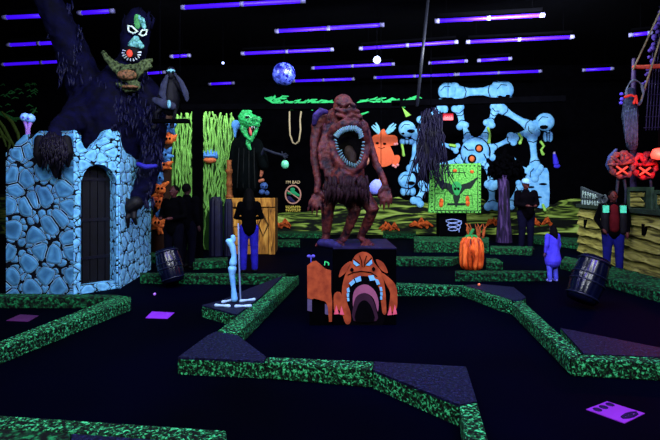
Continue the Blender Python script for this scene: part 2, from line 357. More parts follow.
# ------------------------------------------------------------------ painted back wall
def strip_panel(name, label, top, y1, Y, m, cat):
    pts = [P(x, y, Y) for x, y in top]+[P(top[-1][0], y1, Y), P(top[0][0], y1, Y)]
    return tag(MB().slab(pts, (0, .06, 0)).build(name, m), label, cat)
tp = [(268, 218), (280, 213), (300, 212), (316, 211), (334, 207)]; x = 342
while x < 612: tp.append((x, (200 if 300 < x < 470 else 206 if x < 300 else 202)+R.uniform(-4, 3))); x += R.uniform(6, 12)
strip_panel('painted_mud_panel', 'olive panel of painted swirling mud along the back wall', tp, 234.5, YW-.08, M_mud, 'mural panel')
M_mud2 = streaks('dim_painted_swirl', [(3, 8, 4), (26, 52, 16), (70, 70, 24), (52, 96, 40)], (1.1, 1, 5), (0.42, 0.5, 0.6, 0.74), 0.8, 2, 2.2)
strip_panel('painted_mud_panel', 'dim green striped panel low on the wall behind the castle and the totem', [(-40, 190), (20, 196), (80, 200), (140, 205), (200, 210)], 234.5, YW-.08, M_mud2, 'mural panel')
# orange pieces along its foot
M_or = mat('orange_paint', (190, 84, 34), 0.7, .1, 0.0, 9, col2=(90, 34, 14))
for i, (x, y, s, lb) in enumerate([(283, 224, 1.0, 'orange painted heap at the wall foot right of the wooden crate'), (388, 227, .9, 'orange painted heap just right of the brown monster leg'), (424, 224, 1.2, 'orange painted heap left of the spiral sign'), (496, 222, .8, 'orange painted heap left of the purple tree trunk'), (540, 222, .9, 'orange painted heap right of the capped person')]):
    mb = MB()
    for k in range(7):
        a = R.uniform(-9, 9)*s
        mb.tube([P(x+a-4*s, y+R.uniform(1, 4), YW-.12), P(x+a, y-R.uniform(0, 5)*s, YW-.14), P(x+a+5*s, y+R.uniform(1, 4), YW-.12)], [.03*s, .07*s, .03*s], 8)
    tag(mb.build('pumpkin_vine_heap', M_or), lb, 'wall ornament', 'orange heaps along the back wall')

def strokes(mb, lst, Y, r, flat=.5):
    for s in lst: mb.tube([P(x, y, Y) for x, y in s], [r*.5]+[r]*(len(s)-2)+[r*.5] if len(s) > 2 else r, 6, True, flat)
M_lgreen = mat('green_paint', (60, 214, 120), 0.7, .2, .3, 10)
mb = MB(); L = []
for k in range(46):
    x = 266+k*3.25+R.uniform(-1, 1); u = (x-340)/75; y = 108-7*u*u*(1 if u > 0 else .9)+R.uniform(-4, 2)
    if 336 < x < 352: continue
    for _ in range(2): o_ = R.uniform(-3.5, 1); L.append([(x, y+o_), (x+R.uniform(3, 6), y+o_+R.uniform(-2.2, 1.6)), (x+R.uniform(6, 10), y+o_+R.uniform(-3, 2))])
strokes(mb, L, YW-.06, .04); 
strokes(mb, [[(265, 98), (275, 104), (290, 109), (310, 109)], [(392, 108), (404, 104), (412, 98)], [(352, 113), (360, 115), (368, 112)]], YW-.06, .05)
tag(mb.build('green_leaf_canopy', M_lgreen), 'bright green painted leaf strokes across the wall behind the brown monster head', 'mural')
tag(MB().slab([P(402, 107, YW-.05), P(411, 115, YW-.05), P(406, 117, YW-.05)], (0, .05, 0)).build('green_leaf', mat('lime_paint', (150, 220, 90))), 'single lime green leaf right of the painted canopy', 'mural')
mb = MB(); L = []
for k in range(26):
    x = R.uniform(-5, 34); y = R.uniform(84, 114); L.append([(x, y), (x+3, y-1.5), (x+R.uniform(4, 7), y+R.uniform(-1, 1))])
strokes(mb, L, YW-.06, .028)
strokes(mb, [[(-5, 110), (6, 115), (14, 119), (24, 118), (32, 114), (36, 108)], [(-4, 112), (8, 118), (16, 121)]], YW-.06, .06)
tag(mb.build('green_foliage', mat('dim_leaf_paint', (34, 92, 44), var=.5)), 'dim green painted foliage strokes in the upper left above the castle', 'mural')
mb = MB(); strokes(mb, [[(-4, 116), (4, 128), (10, 140), (18, 152)], [(2, 112), (12, 122), (18, 134), (20, 150)], [(-5, 138), (4, 136), (10, 142), (8, 152)], [(-4, 122), (2, 134), (6, 146)]], YW-.08, .07)
tag(mb.build('painted_vines', mat('olive_paint', (66, 88, 34), var=.4)), 'olive painted hanging vines at the left edge beside the castle', 'mural')
# cream rope
tag(MB().tube([P(x, y, YW-.05) for x, y in ((289.5, 112), (289.5, 122), (290, 135), (293, 143), (295.5, 144), (299, 141), (300.5, 130), (300, 120), (301, 112))], .032, 8).build('hanging_rope', mat('cream_rope', (196, 178, 140))), 'cream rope hanging in a U shape below the left end of the painted canopy', 'rope')

# slime curtain
t = thing('slime_curtain', P(198, 190, 12.4).xy.to_3d(), 'light green curtain of dripping slime strands behind the black post', 'curtain')
MB().slab([P(166, 116, 12.5), P(233, 118, 12.5), P(233, 250, 12.5), P(166, 250, 12.5)], (0, .05, 0)).build('backing', mat('dark_green_cloth', (30, 66, 22)), t)
mb = MB()
for k in range(52):
    x = 166+k*1.3; y0 = 117+R.uniform(-5, 3); y1 = R.choice([206, 212, 220, 235, 250]); pts = []; y = y0
    while y < y1: pts.append(P(x+R.uniform(-2, 2), y, 12.42+R.uniform(-.05, .04))); y += R.uniform(5, 11)
    if len(pts) > 2: mb.tube(pts, [R.uniform(.012, .034) for _ in pts], 6)
mb.build('slime_strands', mat('slime_green', (118, 180, 80), .5, .3, .45, 5), t)
tag(MB().slab([P(192, 108, 10.2), P(201, 108, 10.2), P(201, 263.5, 10.2), P(192, 263.5, 10.2)], (0, .18, 0)).build('black_post', M_black), 'square black post standing in front of the slime curtain', 'post')
# blue and orange ornament on the curtain
t = thing('small_monster_mask', P(210, 155, 12.2), 'small blue and orange mask hung on the slime curtain right of the post', 'mask')
mb = MB(); mb.ell(P(210, 160, 12.33), (.17, .1, .09)); mb.build('jaw', mat('brown_orange', (200, 106, 62)), t)
mb = MB()
for dx in (-5, -2, 1, 4, 6): mb.cone(P(210+dx, 158, 12.33), P(210+dx*1.1, 149+abs(dx)*.4, 12.33), .06, .01)
mb.ell(P(210, 156, 12.3), (.17, .09, .05)); mb.build('crest', mat('mask_blue', (74, 132, 200)), t)

# orange and blue totem of monsters
M_tor = mat('totem_orange', (230, 118, 52), .7, .2, 0, 9, col2=(120, 40, 18)); M_tbl = mat('totem_blue', (72, 132, 196), .7, .2, 0, 9, col2=(22, 50, 100))
t = thing('monster_totem', P(163, 190, 11.6).xy.to_3d(), 'tall column of stacked orange and blue monsters behind the castle edge', 'totem')
mb = MB(); mb.tube([P(166, 118, 11.8), P(163, 185, 11.8), P(160, 252, 11.8)], [.16, .2, .22], 10); mb.build('core', mat('totem_core', (40, 20, 12)), t)
for i, (cx, cy, mm) in enumerate([(169, 126, M_tbl), (168, 140, M_tor), (164, 156, M_tbl), (162, 166, M_tor), (158, 179, M_tbl), (160, 190, M_tor), (158, 203, M_tor), (163, 213, M_tbl), (157, 224, M_tor)]):
    mb = MB()
    for k in range(8):
        a = R.uniform(0, 6.28); l = R.uniform(6, 11)
        mb.tube([P(cx, cy, 11.55), P(cx+l*.6*math.cos(a)+R.uniform(-2, 2), cy+l*.6*math.sin(a), 11.5), P(cx+l*math.cos(a), cy+l*math.sin(a), 11.55)], [.10, .065, .03], 7)
    mb.ell(P(cx, cy, 11.5), (.14, .1, .11))
    h = mb.build('stacked_monster', mm, t)
    e = MB(); e.ell(P(cx-1.6, cy-1.5, 11.38), .03); e.ell(P(cx+1.8, cy-1.5, 11.38), .03); e.build('eyes', M_black, h)

# draped navy pillars
for x, lb in ((212, 'wide dark navy draped pillar just right of the black post'), (225, 'narrow dark navy draped pillar beside the wooden crate')):
    mb = MB(); c = Gd(x, 258); w_ = .15 if x < 215 else .095; zt = P(x, 197 if x < 215 else 199, c.y).z
    pr = 40; vs = []
    for z in (0, zt*.5, zt*.92, zt):
        for k in range(pr):
            a = 2*PI*k/pr; r = w_*(1+.14*math.cos(a*9))*(1 if z < zt*.9 else (.92 if z < zt else .6)); vs.append((c.x+r*math.cos(a), c.y+.4+r*math.sin(a), z))
    mb.add(vs, [(i*pr+k, i*pr+(k+1) % pr, (i+1)*pr+(k+1) % pr, (i+1)*pr+k) for i in range(3) for k in range(pr)]+[tuple(range(3*pr, 4*pr))], True)
    tag(mb.build('draped_pillar', mat('navy_drape', (8, 9, 40), .6, .3, .6, 6)), lb, 'pillar', 'draped navy pillars')

# ------------------------------------------------------------------ stone castle
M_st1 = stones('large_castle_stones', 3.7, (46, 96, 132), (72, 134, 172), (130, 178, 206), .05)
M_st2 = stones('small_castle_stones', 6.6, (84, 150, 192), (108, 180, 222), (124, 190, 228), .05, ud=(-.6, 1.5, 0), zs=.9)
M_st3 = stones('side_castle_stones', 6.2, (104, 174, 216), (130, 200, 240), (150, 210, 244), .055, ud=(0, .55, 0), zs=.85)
A = (-6.6, 7.2); Bc = (-3.86, 7.2); Cc = (-3.41, 7.72); Dc = (-3.60, 9.55)
t = thing('stone_castle', (-4.3, 7.9, 0), 'pale blue painted stone castle with arched doorway on the left', 'castle')
front = [(6, 296), (6, 153), (9, 148), (13, 149), (16, 143), (20, 139), (24, 135), (30, 134), (33, 137), (39, 131), (47, 131), (52, 135), (60, 131), (67, 131), (71, 134), (73.5, 131), (73.5, 297.5)]
f3 = [Vector((onplane(x, y, (-9, 7.2), (9, 7.2)).x, 7.2, max(0, P(x, y, 7.2).z))) for x, y in front]
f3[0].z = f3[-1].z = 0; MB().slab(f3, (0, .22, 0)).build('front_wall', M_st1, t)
gate = [(73.6, 297), (73.6, 130), (77, 131), (80, 139), (84, 147), (88, 151), (93, 148), (98, 142), (103, 138), (107, 131), (111, 129), (112, 134), (117, 131), (120, 134), (120.2, 288.5),
        (119, 288.8), (118.6, 190), (116, 178), (111, 170), (104, 165), (96, 164), (89, 167), (84, 173), (81, 182), (80.4, 200), (80.4, 296)]
def gp(x, y, z0=True):
    p = onplane(x, y, Bc, Cc); return p
g3 = [gp(x, y) for x, y in gate]
for i in (0, 14, 15, 25): g3[i].z = 0
nin = Vector((-.77, .66, 0))
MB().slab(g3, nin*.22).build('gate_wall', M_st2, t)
side = [(119.6, 289), (119.6, 133), (122, 146), (126, 153), (131, 155), (136, 160), (141, 163), (146, 165), (151, 168), (151, 270)]
s3 = [onplane(x, y, Cc, Dc) for x, y in side]; s3[0].z = s3[-1].z = 0
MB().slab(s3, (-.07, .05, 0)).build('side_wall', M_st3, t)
# sill, door
sl = [gp(80.4, 281), gp(119, 281), gp(119, 289), gp(80.4, 289)]; zt = .13
MB().slab([Vector((gp(80.4, 290).x, gp(80.4, 290).y, z)) + nin*.06 for z in (0, zt)]+[Vector((gp(119, 290).x, gp(119, 290).y, z))+nin*.06 for z in (zt, 0)], nin*.12).build('door_sill', M_st2, t)
pa = gp(80.4, 290)+nin*.23; pb = gp(119, 290)+nin*.23; un = (pb-pa); un.z = 0; un = un.normalized(); wd = (Vector((pb.x, pb.y, 0))-Vector((pa.x, pa.y, 0))).length
ztop = gp(96, 163).z
dr = MB(); nsl = 5
for k in range(nsl):
    s0 = Vector((pa.x, pa.y, 0))+un*(wd*k/nsl+.006); s1 = Vector((pa.x, pa.y, 0))+un*(wd*(k+1)/nsl-.006)
    dr.slab([s0, s1, s1+Vector((0, 0, ztop)), s0+Vector((0, 0, ztop))], nin*.05)
d = dr.build('castle_door', mat('dark_door_wood', (4, 4, 12), .6, .3, .6, 8), t); 
for zz in (.5, 1.1, 1.75):
    s0 = Vector((pa.x, pa.y, zz))-nin*.012; MB().slab([s0, s0+un*wd, s0+un*wd+Vector((0, 0, .05)), s0+Vector((0, 0, .05))], nin*.02).build('iron_strap', mat('door_iron', (10, 10, 22), .4, .5), d)
M_st4 = stones('jamb_stones', 6.6, (84, 150, 192), (108, 180, 222), (124, 190, 228), .05, ud=(-.77, .66, 0), zs=.8)
j0 = gp(118.4, 200)-un*.03; j0.z = .02; zj = gp(117, 180).z
MB().slab([j0+nin*.006, j0+nin*.225, j0+nin*.225+Vector((0, 0, zj)), j0+nin*.006+Vector((0, 0, zj))], un*.028).build('door_jamb', M_st4, t)
# eyeballs on the wall
for (x, y, r, lb) in ((25.3, 117.5, 5, 'left one of the pale blue eyeballs on top of the castle wall'), (30.4, 118.5, 5, 'right one of the pale blue eyeballs on top of the castle wall')):
    t = thing('eyeball_ornament', P(x, y, 7.28), lb, 'eyeball', 'pair of eyeballs on the castle wall')
    MB().ell(P(x, y, 7.3), .07).build('eyeball', mat('eye_pale_blue', (120, 170, 240), .3, .4, .1), t)
    MB().ell(P(x+.4, y+.5, 7.3)+Vector((0, -.06, 0)), (.02, .015, .02)).build('pupil', mat('eye_pupil', (70, 60, 170)), t)
    MB().tube([P(x, y+4, 7.3), P(28-(28-x)*.4, 128, 7.3), P(28, 136, 7.32)], [.03, .022, .035], 8).build('stalk', mat('eye_stalk_pink', (150, 110, 190)), t)

# shaggy clump over castle wall
def shag(mb, cx, cy, Y, rx, ry, n, l0, l1, r=.02, dy=.12):
    for k in range(n):
        a = R.uniform(0, 6.283); q = math.sqrt(R.random()); x = cx+rx*q*math.cos(a); y = cy+ry*q*math.sin(a); l = R.uniform(l0, l1)
        yy = Y-dy*(1-q*q); mb.tube([P(x, y, yy), P(x+R.uniform(-1.5, 1.5), y+l*.5, yy-.05), P(x+R.uniform(-3, 3), y+l, yy)], [r, r*.8, r*.2], 5, False)
t = thing('shaggy_clump', P(53, 150, 7.05), 'dark purple shaggy clump hanging over the top of the castle wall', 'monster hand')
MB().ell(P(53, 148, 7.1), (.24, .11, .2)).tube([P(40, 140, 7.08), P(38, 155, 7.06), P(40, 166, 7.1)], [.08, .07, .03]).tube([P(66, 140, 7.08), P(69, 153, 7.06), P(68, 166, 7.1)], [.08, .07, .03]).tube([P(53, 150, 7.08), P(54, 164, 7.05), P(56, 177, 7.1)], [.12, .08, .03]).build('hand', mat('purple_black_fur', (5, 3, 10), .7, .2, .6, 14), t, voxel=.02, smooth=2)
mb = MB(); shag(mb, 53, 146, 7.04, 15, 14, 150, 6, 16, .014); mb.build('fur', mat('purple_black_hair', (14, 8, 26), .6, .3, .5, 10), t)

# ------------------------------------------------------------------ giant blue ghoul
Y = 8.75
t = thing('giant_ghoul', P(120, 190, Y).xy.to_3d(), 'giant dark blue ghoul with pale green mask face climbing over the castle', 'monster')
def PT(mb, lst, Yb, seg=12):
    """lst of (px, py, dY, r px) at distance Yb"""
    mb.tube([P(x, y, Yb+d) for x, y, d, r in lst], [r*(Yb+d)/F for x, y, d, r in lst], seg)
M_fur = mat('navy_fur', (3, 3, 34), .85, .12, 0, 5, col2=(1, 1, 12), bump=.6)
mb = MB()
PT(mb, [(98, 250, .1, 20), (100, 195, .1, 24), (108, 150, .05, 34), (116, 120, .05, 38), (118, 100, 0, 34), (126, 82, 0, 24), (132, 62, 0, 14)], Y, 20)
PT(mb, [(134, 50, -.1, 13), (136, 30, -.1, 14), (138, 18, -.05, 10)], Y, 16)
PT(mb, [(95, 102, 0, 22), (82, 78, -.1, 18), (68, 40, -.3, 15), (52, 8, -.5, 13), (40, -20, -.6, 12), (34, -40, -.6, 12)], Y, 16)
PT(mb, [(88, 110, -.2, 20), (74, 122, -.6, 15), (62, 128, -1.1, 11), (56, 136, -1.5, 9)], Y, 14)
PT(mb, [(140, 95, 0, 20), (152, 112, -.1, 15), (153, 140, -.2, 12), (150, 165, -.3, 10.5), (144, 190, -.35, 10), (136, 203, -.4, 7)], Y, 16)
body = mb.build('body', M_fur, t, voxel=.035, smooth=4, disp=.07, dscale=.12)
mb = MB(); 
for k in range(420):
    s = R.choice([(116, 100, 32, 30), (112, 118, 34, 18), (70, 50, 12, 30), (152, 130, 10, 34), (145, 180, 8, 22), (60, 20, 12, 20)])
    x = s[0]+R.uniform(-1, 1)*s[2]; y = s[1]+R.uniform(-1, 1)*s[3]; yy = Y-.75 if s[2] > 20 else Y-.45
    if s[2] > 20: yy = Y-.55*math.sqrt(max(.05, 1-((x-s[0])/s[2])**2))
    mb.tube([P(x, y, yy), P(x+R.uniform(-2, 2), y+R.uniform(4, 7), yy-.03), P(x+R.uniform(-3, 3), y+R.uniform(8, 12), yy)], [.018, .014, .003], 4, False)
mb.build('fur_tufts', mat('navy_hair', (4, 5, 42), .6, .3, .5, 4), t)
mb = MB()
for k in range(60):
    x = R.uniform(122, 152); y = 10+abs(x-139)*.6+R.uniform(0, 12)
    mb.tube([P(x, y+8, Y-.1), P(x+R.uniform(-2, 3), y-2, Y-.15), P(x+R.uniform(-3, 4), y-R.uniform(4, 8), Y-.1)], [.03, .02, .004], 5, False)
mb.build('hair', M_fur, t)
# mask face
yf = Y-.36
def blob(mb, lst, rr, yy): mb.tube([P(x, y, yy) for x, y in lst], [r*yy/F for r in rr], 10, True, .6)
f = MB(); blob(f, [(137, 17), (137, 26)], [3.0, 3.4], yf+.06); f.build('brow_patch', mat('mask_green', (64, 140, 78), var=.5), t)
f = MB(); blob(f, [(137, 16), (142, 20), (144, 27)], [2, 3, 2.2], yf+.06); f.build('forehead_patch', mat('mask_teal', (104, 168, 166), var=.0, col2=(36, 90, 84), scale=22), t); f = MB(); blob(f, [(136, 39), (133, 45)], [3.4, 5.2], yf); blob(f, [(137, 40), (141, 46)], [2.6, 3.2], yf+.02); f.build('snout', mat('mask_teal', (104, 168, 166), var=.0, col2=(36, 90, 84), scale=22), t)
for pts in ([(128, 26), (132, 26.5), (137.5, 31.5), (133, 33.5), (128.6, 31), (128, 26)], [(139.5, 34.5), (142, 30.5), (147, 30), (146, 34.5), (142.5, 36), (139.5, 34.5)]):
    e = MB().tube([P(x, y, yf-.04) for x, y in pts], .017, 6).build('eye_rim', mat('mask_cream', (190, 212, 196)), t)
    cx = sum(p[0] for p in pts[:-1])/5; cy = sum(p[1] for p in pts[:-1])/5; MB().ell(P(cx, cy, yf), (.05, .03, .035)).build('eye', M_black, e)
mo = MB().ell(P(131.5, 53, yf), (.16, .08, .13)).build('mouth', mat('mouth_black', (4, 2, 6)), t)
MB().ell(P(129.5, 53.5, yf-.08), (.055, .03, .07)).build('tongue', mat('tongue_red', (220, 64, 44)), mo)
mb = MB()
for k in range(11):
    a = .1-3.6*k/10; x = 131.5+9*math.cos(a); y = 53-7.6*math.sin(a)
    mb.tube([P(x, y, yf-.07), P(x-R.uniform(1, 3)*math.cos(a), y+R.uniform(1, 3.4)*math.sin(a), yf-.1)], [R.uniform(.011, .021), .006], 6)
mb.build('teeth', mat('mask_tooth', (188, 200, 206)), mo)
mb = MB()
for pts in ([(103, 52), (110, 62), (118, 72), (124, 80)], [(107, 58), (114, 64), (124, 70), (130, 76)], [(151, 60), (143, 63), (136, 70)], [(150, 66), (142, 70), (136, 78)], [(121, 76), (130, 82), (138, 84)], [(118, 84), (128, 90), (138, 88)], [(120, 66), (128, 68), (138, 66)]):
    mb.tube([P(x, y, yf-.18) for x, y in pts], [.04]+[.06]*(len(pts)-2)+[.04], 8)
mb.build('ruff', mat('moss_ruff', (74, 88, 56), .8, .1, 0, 24, col2=(5, 9, 5)), t, voxel=.02, smooth=1, disp=.05, dscale=.06)
mb = MB(); mb.ell(P(127, 75, yf-.26), (.17, .08, .09)); mb.ell(P(130, 87, yf-.25), (.15, .07, .035)); mb.build('chest_patch', mat('rust_patch', (124, 84, 58), var=0, col2=(34, 34, 16), scale=26), t)
MB().tube([P(138, 164, 8.1), P(146, 167, 8.02), P(155.5, 166, 8.15)], [.035, .045, .035], 10).build('wrist_band', mat('violet_band', (36, 34, 140)), t)
mb = MB(); yh = 8.1
PT(mb, [(136, 203, 0, 7), (130, 207, -.02, 6.5)], yh)
for q in ([(130, 203), (123, 198), (119, 202)], [(128, 206), (120, 206), (117, 213)], [(128, 209), (122, 213), (121, 222)], [(130, 211), (127, 218), (128, 227)], [(134, 210), (134, 218), (136, 224)]):
    PT(mb, [(q[0][0], q[0][1], 0, 3.2), (q[1][0], q[1][1], -.05, 2.8), (q[2][0], q[2][1], 0, 1.5)], yh)
mb.build('hand', mat('black_claw', (6, 5, 10), .6, .3), t, voxel=.014, smooth=2)

# grey ghoul doll hanging by the castle
Y = 8.0; t = thing('hanging_ghoul', P(171, 110, Y), 'small grey caped ghoul figure perched high right of the blue ghoul', 'figure')
mb = MB(); PT(mb, [(171, 71, 0, 4.6), (171, 76, -.02, 3.6)], Y); PT(mb, [(171, 78, .05, 2.5), (171, 84, .05, 7), (171, 100, .05, 9), (170, 108, .05, 8)], Y)
PT(mb, [(166, 84, 0, 4), (160, 97, 0, 3), (158, 106, -.05, 2.5)], Y); PT(mb, [(177, 82, 0, 4), (184, 92, 0, 3), (187, 98, -.05, 2.5)], Y)
PT(mb, [(166, 106, 0, 3), (156, 113, -.05, 2), (156, 124, 0, 1.6), (153, 128, -.1, 2)], Y); PT(mb, [(174, 106, 0, 3), (175, 113, -.05, 2), (173, 123, 0, 1.6), (172, 127, -.1, 2)], Y)
mb.build('body', mat('ghoul_dark', (5, 5, 14)), t, voxel=.015, smooth=2)
mb = MB()
for pts, r in (([(167, 76), (164, 84), (162, 94), (165, 100)], [2, 4, 5, 2]), ([(175, 74), (181, 82), (186, 94), (187, 100)], [1.4, 3, 4, 2]), ([(155, 100), (164, 104), (172, 106)], [4, 6, 5])):
    mb.tube([P(x, y, Y-.12) for x, y in pts], [q*.8*Y/F for q in r], 10, True, .3)
mb.build('cape', mat('ghoul_grey', (34, 38, 60), var=.5), t)
mb = MB(); mb.ell(P(171, 71, Y-.07), (.072, .04, .035)); mb.build('face', mat('ghoul_teal', (104, 164, 180), var=.5, scale=40), t)
MB().ell(P(169.2, 71.5, Y-.105), (.014, .01, .009)).ell(P(173, 71.5, Y-.105), (.014, .01, .009)).build('eyes', M_black, t)
MB().ell(P(169, 104, Y-.2), (.03, .02, .07)).build('buckle', mat('ghoul_teal', (104, 164, 180)), t)
tag(MB().box(P(171, 117.5, 8.0)-Vector((0, 0, .06)), (.6, .14, .06)).tube([P(160, 116, 8.2), Vector((P(160, 116, 8.2).x, 8.2, ZC))], .01, 6, False).tube([P(180, 116, 8.2), Vector((P(180, 116, 8.2).x, 8.2, ZC))], .01, 6, False).build('perch_shelf', M_black), 'black hung shelf under the grey caped ghoul', 'shelf')

# ------------------------------------------------------------------ wooden crate with robed green creature
M_wood = streaks('orange_crate_wood', [(60, 34, 10), (150, 100, 34), (196, 146, 62)], (12, 12, 2.2), (.3, .5, .7), .7, 4, .6, .3)
yc = 11.75; l = P(226, 0, yc).x; r = P(275, 0, yc).x; zt = P(0, 198, yc).z
t = thing('wooden_crate', ((l+r)/2, yc+.4, 0), 'tall orange brown wooden crate with a diamond on its panel', 'crate')
MB().box(((l+r)/2, yc+.5, zt/2), (r-l-.06, .8, zt-.02)).build('crate_body', mat('crate_dark', (66, 42, 14), var=.4), t)
for (x0, y0, x1, y1, nm) in [(226, 198, 275, 207, 'top_board'), (226, 208, 233, 255, 'corner_board'), (269, 208, 275, 255, 'corner_board'), (252, 208, 257, 255, 'corner_board')]:
    a = P(x0, y0, yc); b_ = P(x1, min(y1, 255), yc); b_.z = max(b_.z, 0.01)
    MB().box(((a.x+b_.x)/2, yc+.01, (a.z+b_.z)/2), (b_.x-a.x, .06, a.z-b_.z)).build(nm, M_wood, t, bevel=.01)
for k in range(5):
    a = P(233.5, 209+k*9.2, yc+.03); b_ = P(251.5, 209+k*9.2+8.4, yc+.03); b_.z = max(b_.z, .01); MB().box(((a.x+b_.x)/2, yc+.04, (a.z+b_.z)/2), (b_.x-a.x, .04, a.z-b_.z)).build('plank', M_wood, t, bevel=.008)
a = P(257.5, 208, yc+.04); b_ = P(268.5, 254, yc+.04); MB().box(((a.x+b_.x)/2, yc+.05, (a.z+b_.z)/2), (b_.x-a.x, .04, a.z-b_.z)).build('panel', M_wood, t)
MB().tube([P(x, y, yc+.01) for x, y in ((263, 214), (268, 225), (263, 236), (258.5, 225), (263, 214))], .02, 6).build('diamond', mat('crate_dark', (66, 42, 14)), t)
# turned post
t = thing('turned_post', P(229.5, 198, yc+.2), 'brown turned wooden post standing on the left end of the crate', 'post')
c = P(229.5, 198, yc+.2); MB().lathe(c, [(.1, 0), (.1, .06), (.07, .09), (.075, .3), (.1, .34), (.075, .38), (.07, .6), (.1, .64), (.1, .7), (.07, .74), (.07, .95)], 16).build('shaft', mat('brown_post', (128, 74, 36), var=.5), t)
# robed creature
Y = yc+.35; t = thing('robed_creature', P(248, 199, Y), 'green scaly headed creature in a black robe on top of the crate', 'creature')
mb = MB(); PT(mb, [(247, 184, 0, 14), (247, 175, 0, 14), (246, 160, 0, 13), (246, 146, 0, 12), (247, 136, 0, 7)], Y, 20)
PT(mb, [(238, 145, 0, 7), (234, 165, -.05, 6), (234, 190, -.05, 5)], Y); PT(mb, [(256, 145, 0, 7), (262, 158, -.15, 6), (264, 166, -.2, 5)], Y)
mb.build('robe', mat('black_robe', (3, 6, 7), .95, .04, .5, 10), t, voxel=.025, smooth=3)
for k in range(4): MB().tube([P(239+k*5, 148, Y-.30), P(238+k*5.4, 168, Y-.33), P(237+k*6, 188, Y-.34)], [.01, .018, .012], 6).build('robe_fold', mat('robe_fold', (5, 9, 10)), t)
M_sc = mat('scaly_green', (44, 176, 92), .5, .3, 0, 20, col2=(10, 70, 34), bump=.5)
mb = MB(); PT(mb, [(247, 120, 0, 8.5), (250, 122, -.15, 7.5)], Y, 16); PT(mb, [(252, 119, -.2, 5), (258, 120, -.35, 3.6)], Y); PT(mb, [(251, 124, -.2, 4), (257, 124.5, -.35, 3)], Y)
PT(mb, [(243, 128, -.1, 3.4), (247, 136, -.25, 2.8), (251, 140, -.3, 2.6), (255, 133, -.3, 2), (257, 128, -.3, 1.8)], Y); PT(mb, [(249, 138, -.2, 2.6), (248, 145, -.25, 2.6), (250, 149, -.3, 1.5)], Y); PT(mb, [(247, 126, .05, 6), (246, 138, .05, 5)], Y)
PT(mb, [(241, 117, 0, 3), (243, 112, -.05, 2), (250, 112, -.1, 2)], Y)
h = mb.build('head', M_sc, t, voxel=.014, smooth=1, disp=.02, dscale=.05)
MB().ell(P(251, 131, Y-.27), (.09, .05, .12)).build('throat', mat('throat_dark', (30, 4, 6)), h)
MB().tube([P(250, 128, Y-.34), P(250.5, 132, Y-.36), P(251, 135, Y-.34)], [.02, .035, .02]).build('tongue', mat('tongue_pink', (190, 90, 84)), h)
MB().ell(P(247.6, 117.5, Y-.3), (.055, .03, .045)).build('eye', mat('mouth_black', (4, 2, 6)), h)
MB().tube([P(245, 115.5, Y-.31), P(249, 115.8, Y-.34), P(251, 118, Y-.34)], .014, 6).build('eye_lid', mat('lid_green', (110, 220, 150)), h)
mb = MB(); 
for x in (252, 254.4, 256.8): mb.cone(P(x, 126.5, Y-.36), P(x, 129, Y-.37), .012)
mb.build('teeth', mat('mask_tooth', (188, 200, 206)), h)
mb = MB(); PT(mb, [(261, 158, -.2, 2.2), (264, 149, -.3, 1.6), (274, 153, -.35, 1.4), (282, 155, -.4, 1.4)], Y, 8)
for q in ((286, 153.5), (287.5, 155.5), (287, 157.5), (285, 158.5), (282, 152)): PT(mb, [(282.5, 155, -.4, 1.1), (q[0], q[1], -.42, .6)], Y, 6)
mb.build('forearm', mat('grey_arm', (24, 28, 44)), t)
c = P(285, 164.5, Y-.4); t = thing('green_lantern', c, 'small glowing mint green lantern hanging from the robed creature hand', 'lantern')
MB().ell(c, (.095, .095, .11)).build('globe', mat('mint_glass', (104, 214, 160), .3, .5, .3), t); MB().tube([c+Vector((0, 0, .1)), P(285, 160, Y-.4)], [.05, .035], 10, False).build('lid', mat('lid_grey', (60, 90, 80)), t); MB().tube([P(285, 160.5, Y-.4), P(284.5, 157, Y-.4)], .006, 5, False).build('cord', M_black, t)
c = P(236, 125, 12.3); mb = MB().ell(c, (.12, .08, .13)).tube([c-Vector((.02, 0, 0)), c-Vector((.02, 0, .3))], [.07, .03]); tag(mb.build('blue_skull_ornament', mat('mask_blue', (74, 132, 200))), 'small blue ornament at the robed creature shoulder, right edge of the slime curtain', 'ornament')
Y = yc+.05; c = P(262, 196, Y+.1)
t = thing('skull_ornament', c, 'little blue skull heap on the right end of the crate', 'ornament')
MB().ell(P(264, 186, Y+.1), (.1, .08, .09)).ell(P(262, 192, Y+.1), (.08, .07, .07)).ell(P(267, 193, Y+.12), (.06, .07, .06)).build('skulls', mat('dim_blue', (52, 84, 140), var=.7, scale=20), t)
MB().ell(P(263, 186.5, Y+.02), .018).ell(P(266, 186.5, Y+.02), .018).build('eye_holes', M_black, t)
t = thing('flame_ornament', P(262, 180, Y+.15), 'small orange flame shaped ornament above the blue skulls', 'ornament')
MB().tube([P(261, 196, Y+.2), P(261, 183, Y+.2)], .03).build('stick', M_dark, t); MB().tube([P(260, 181, Y+.15), P(263, 180, Y+.15)], [.05, .04], 8).tube([P(261, 176, Y+.15), P(262, 171, Y+.15), P(263.5, 166, Y+.15)], [.035, .05, .008]).build('flame', mat('dull_orange', (176, 104, 76), var=.6, scale=18), t)

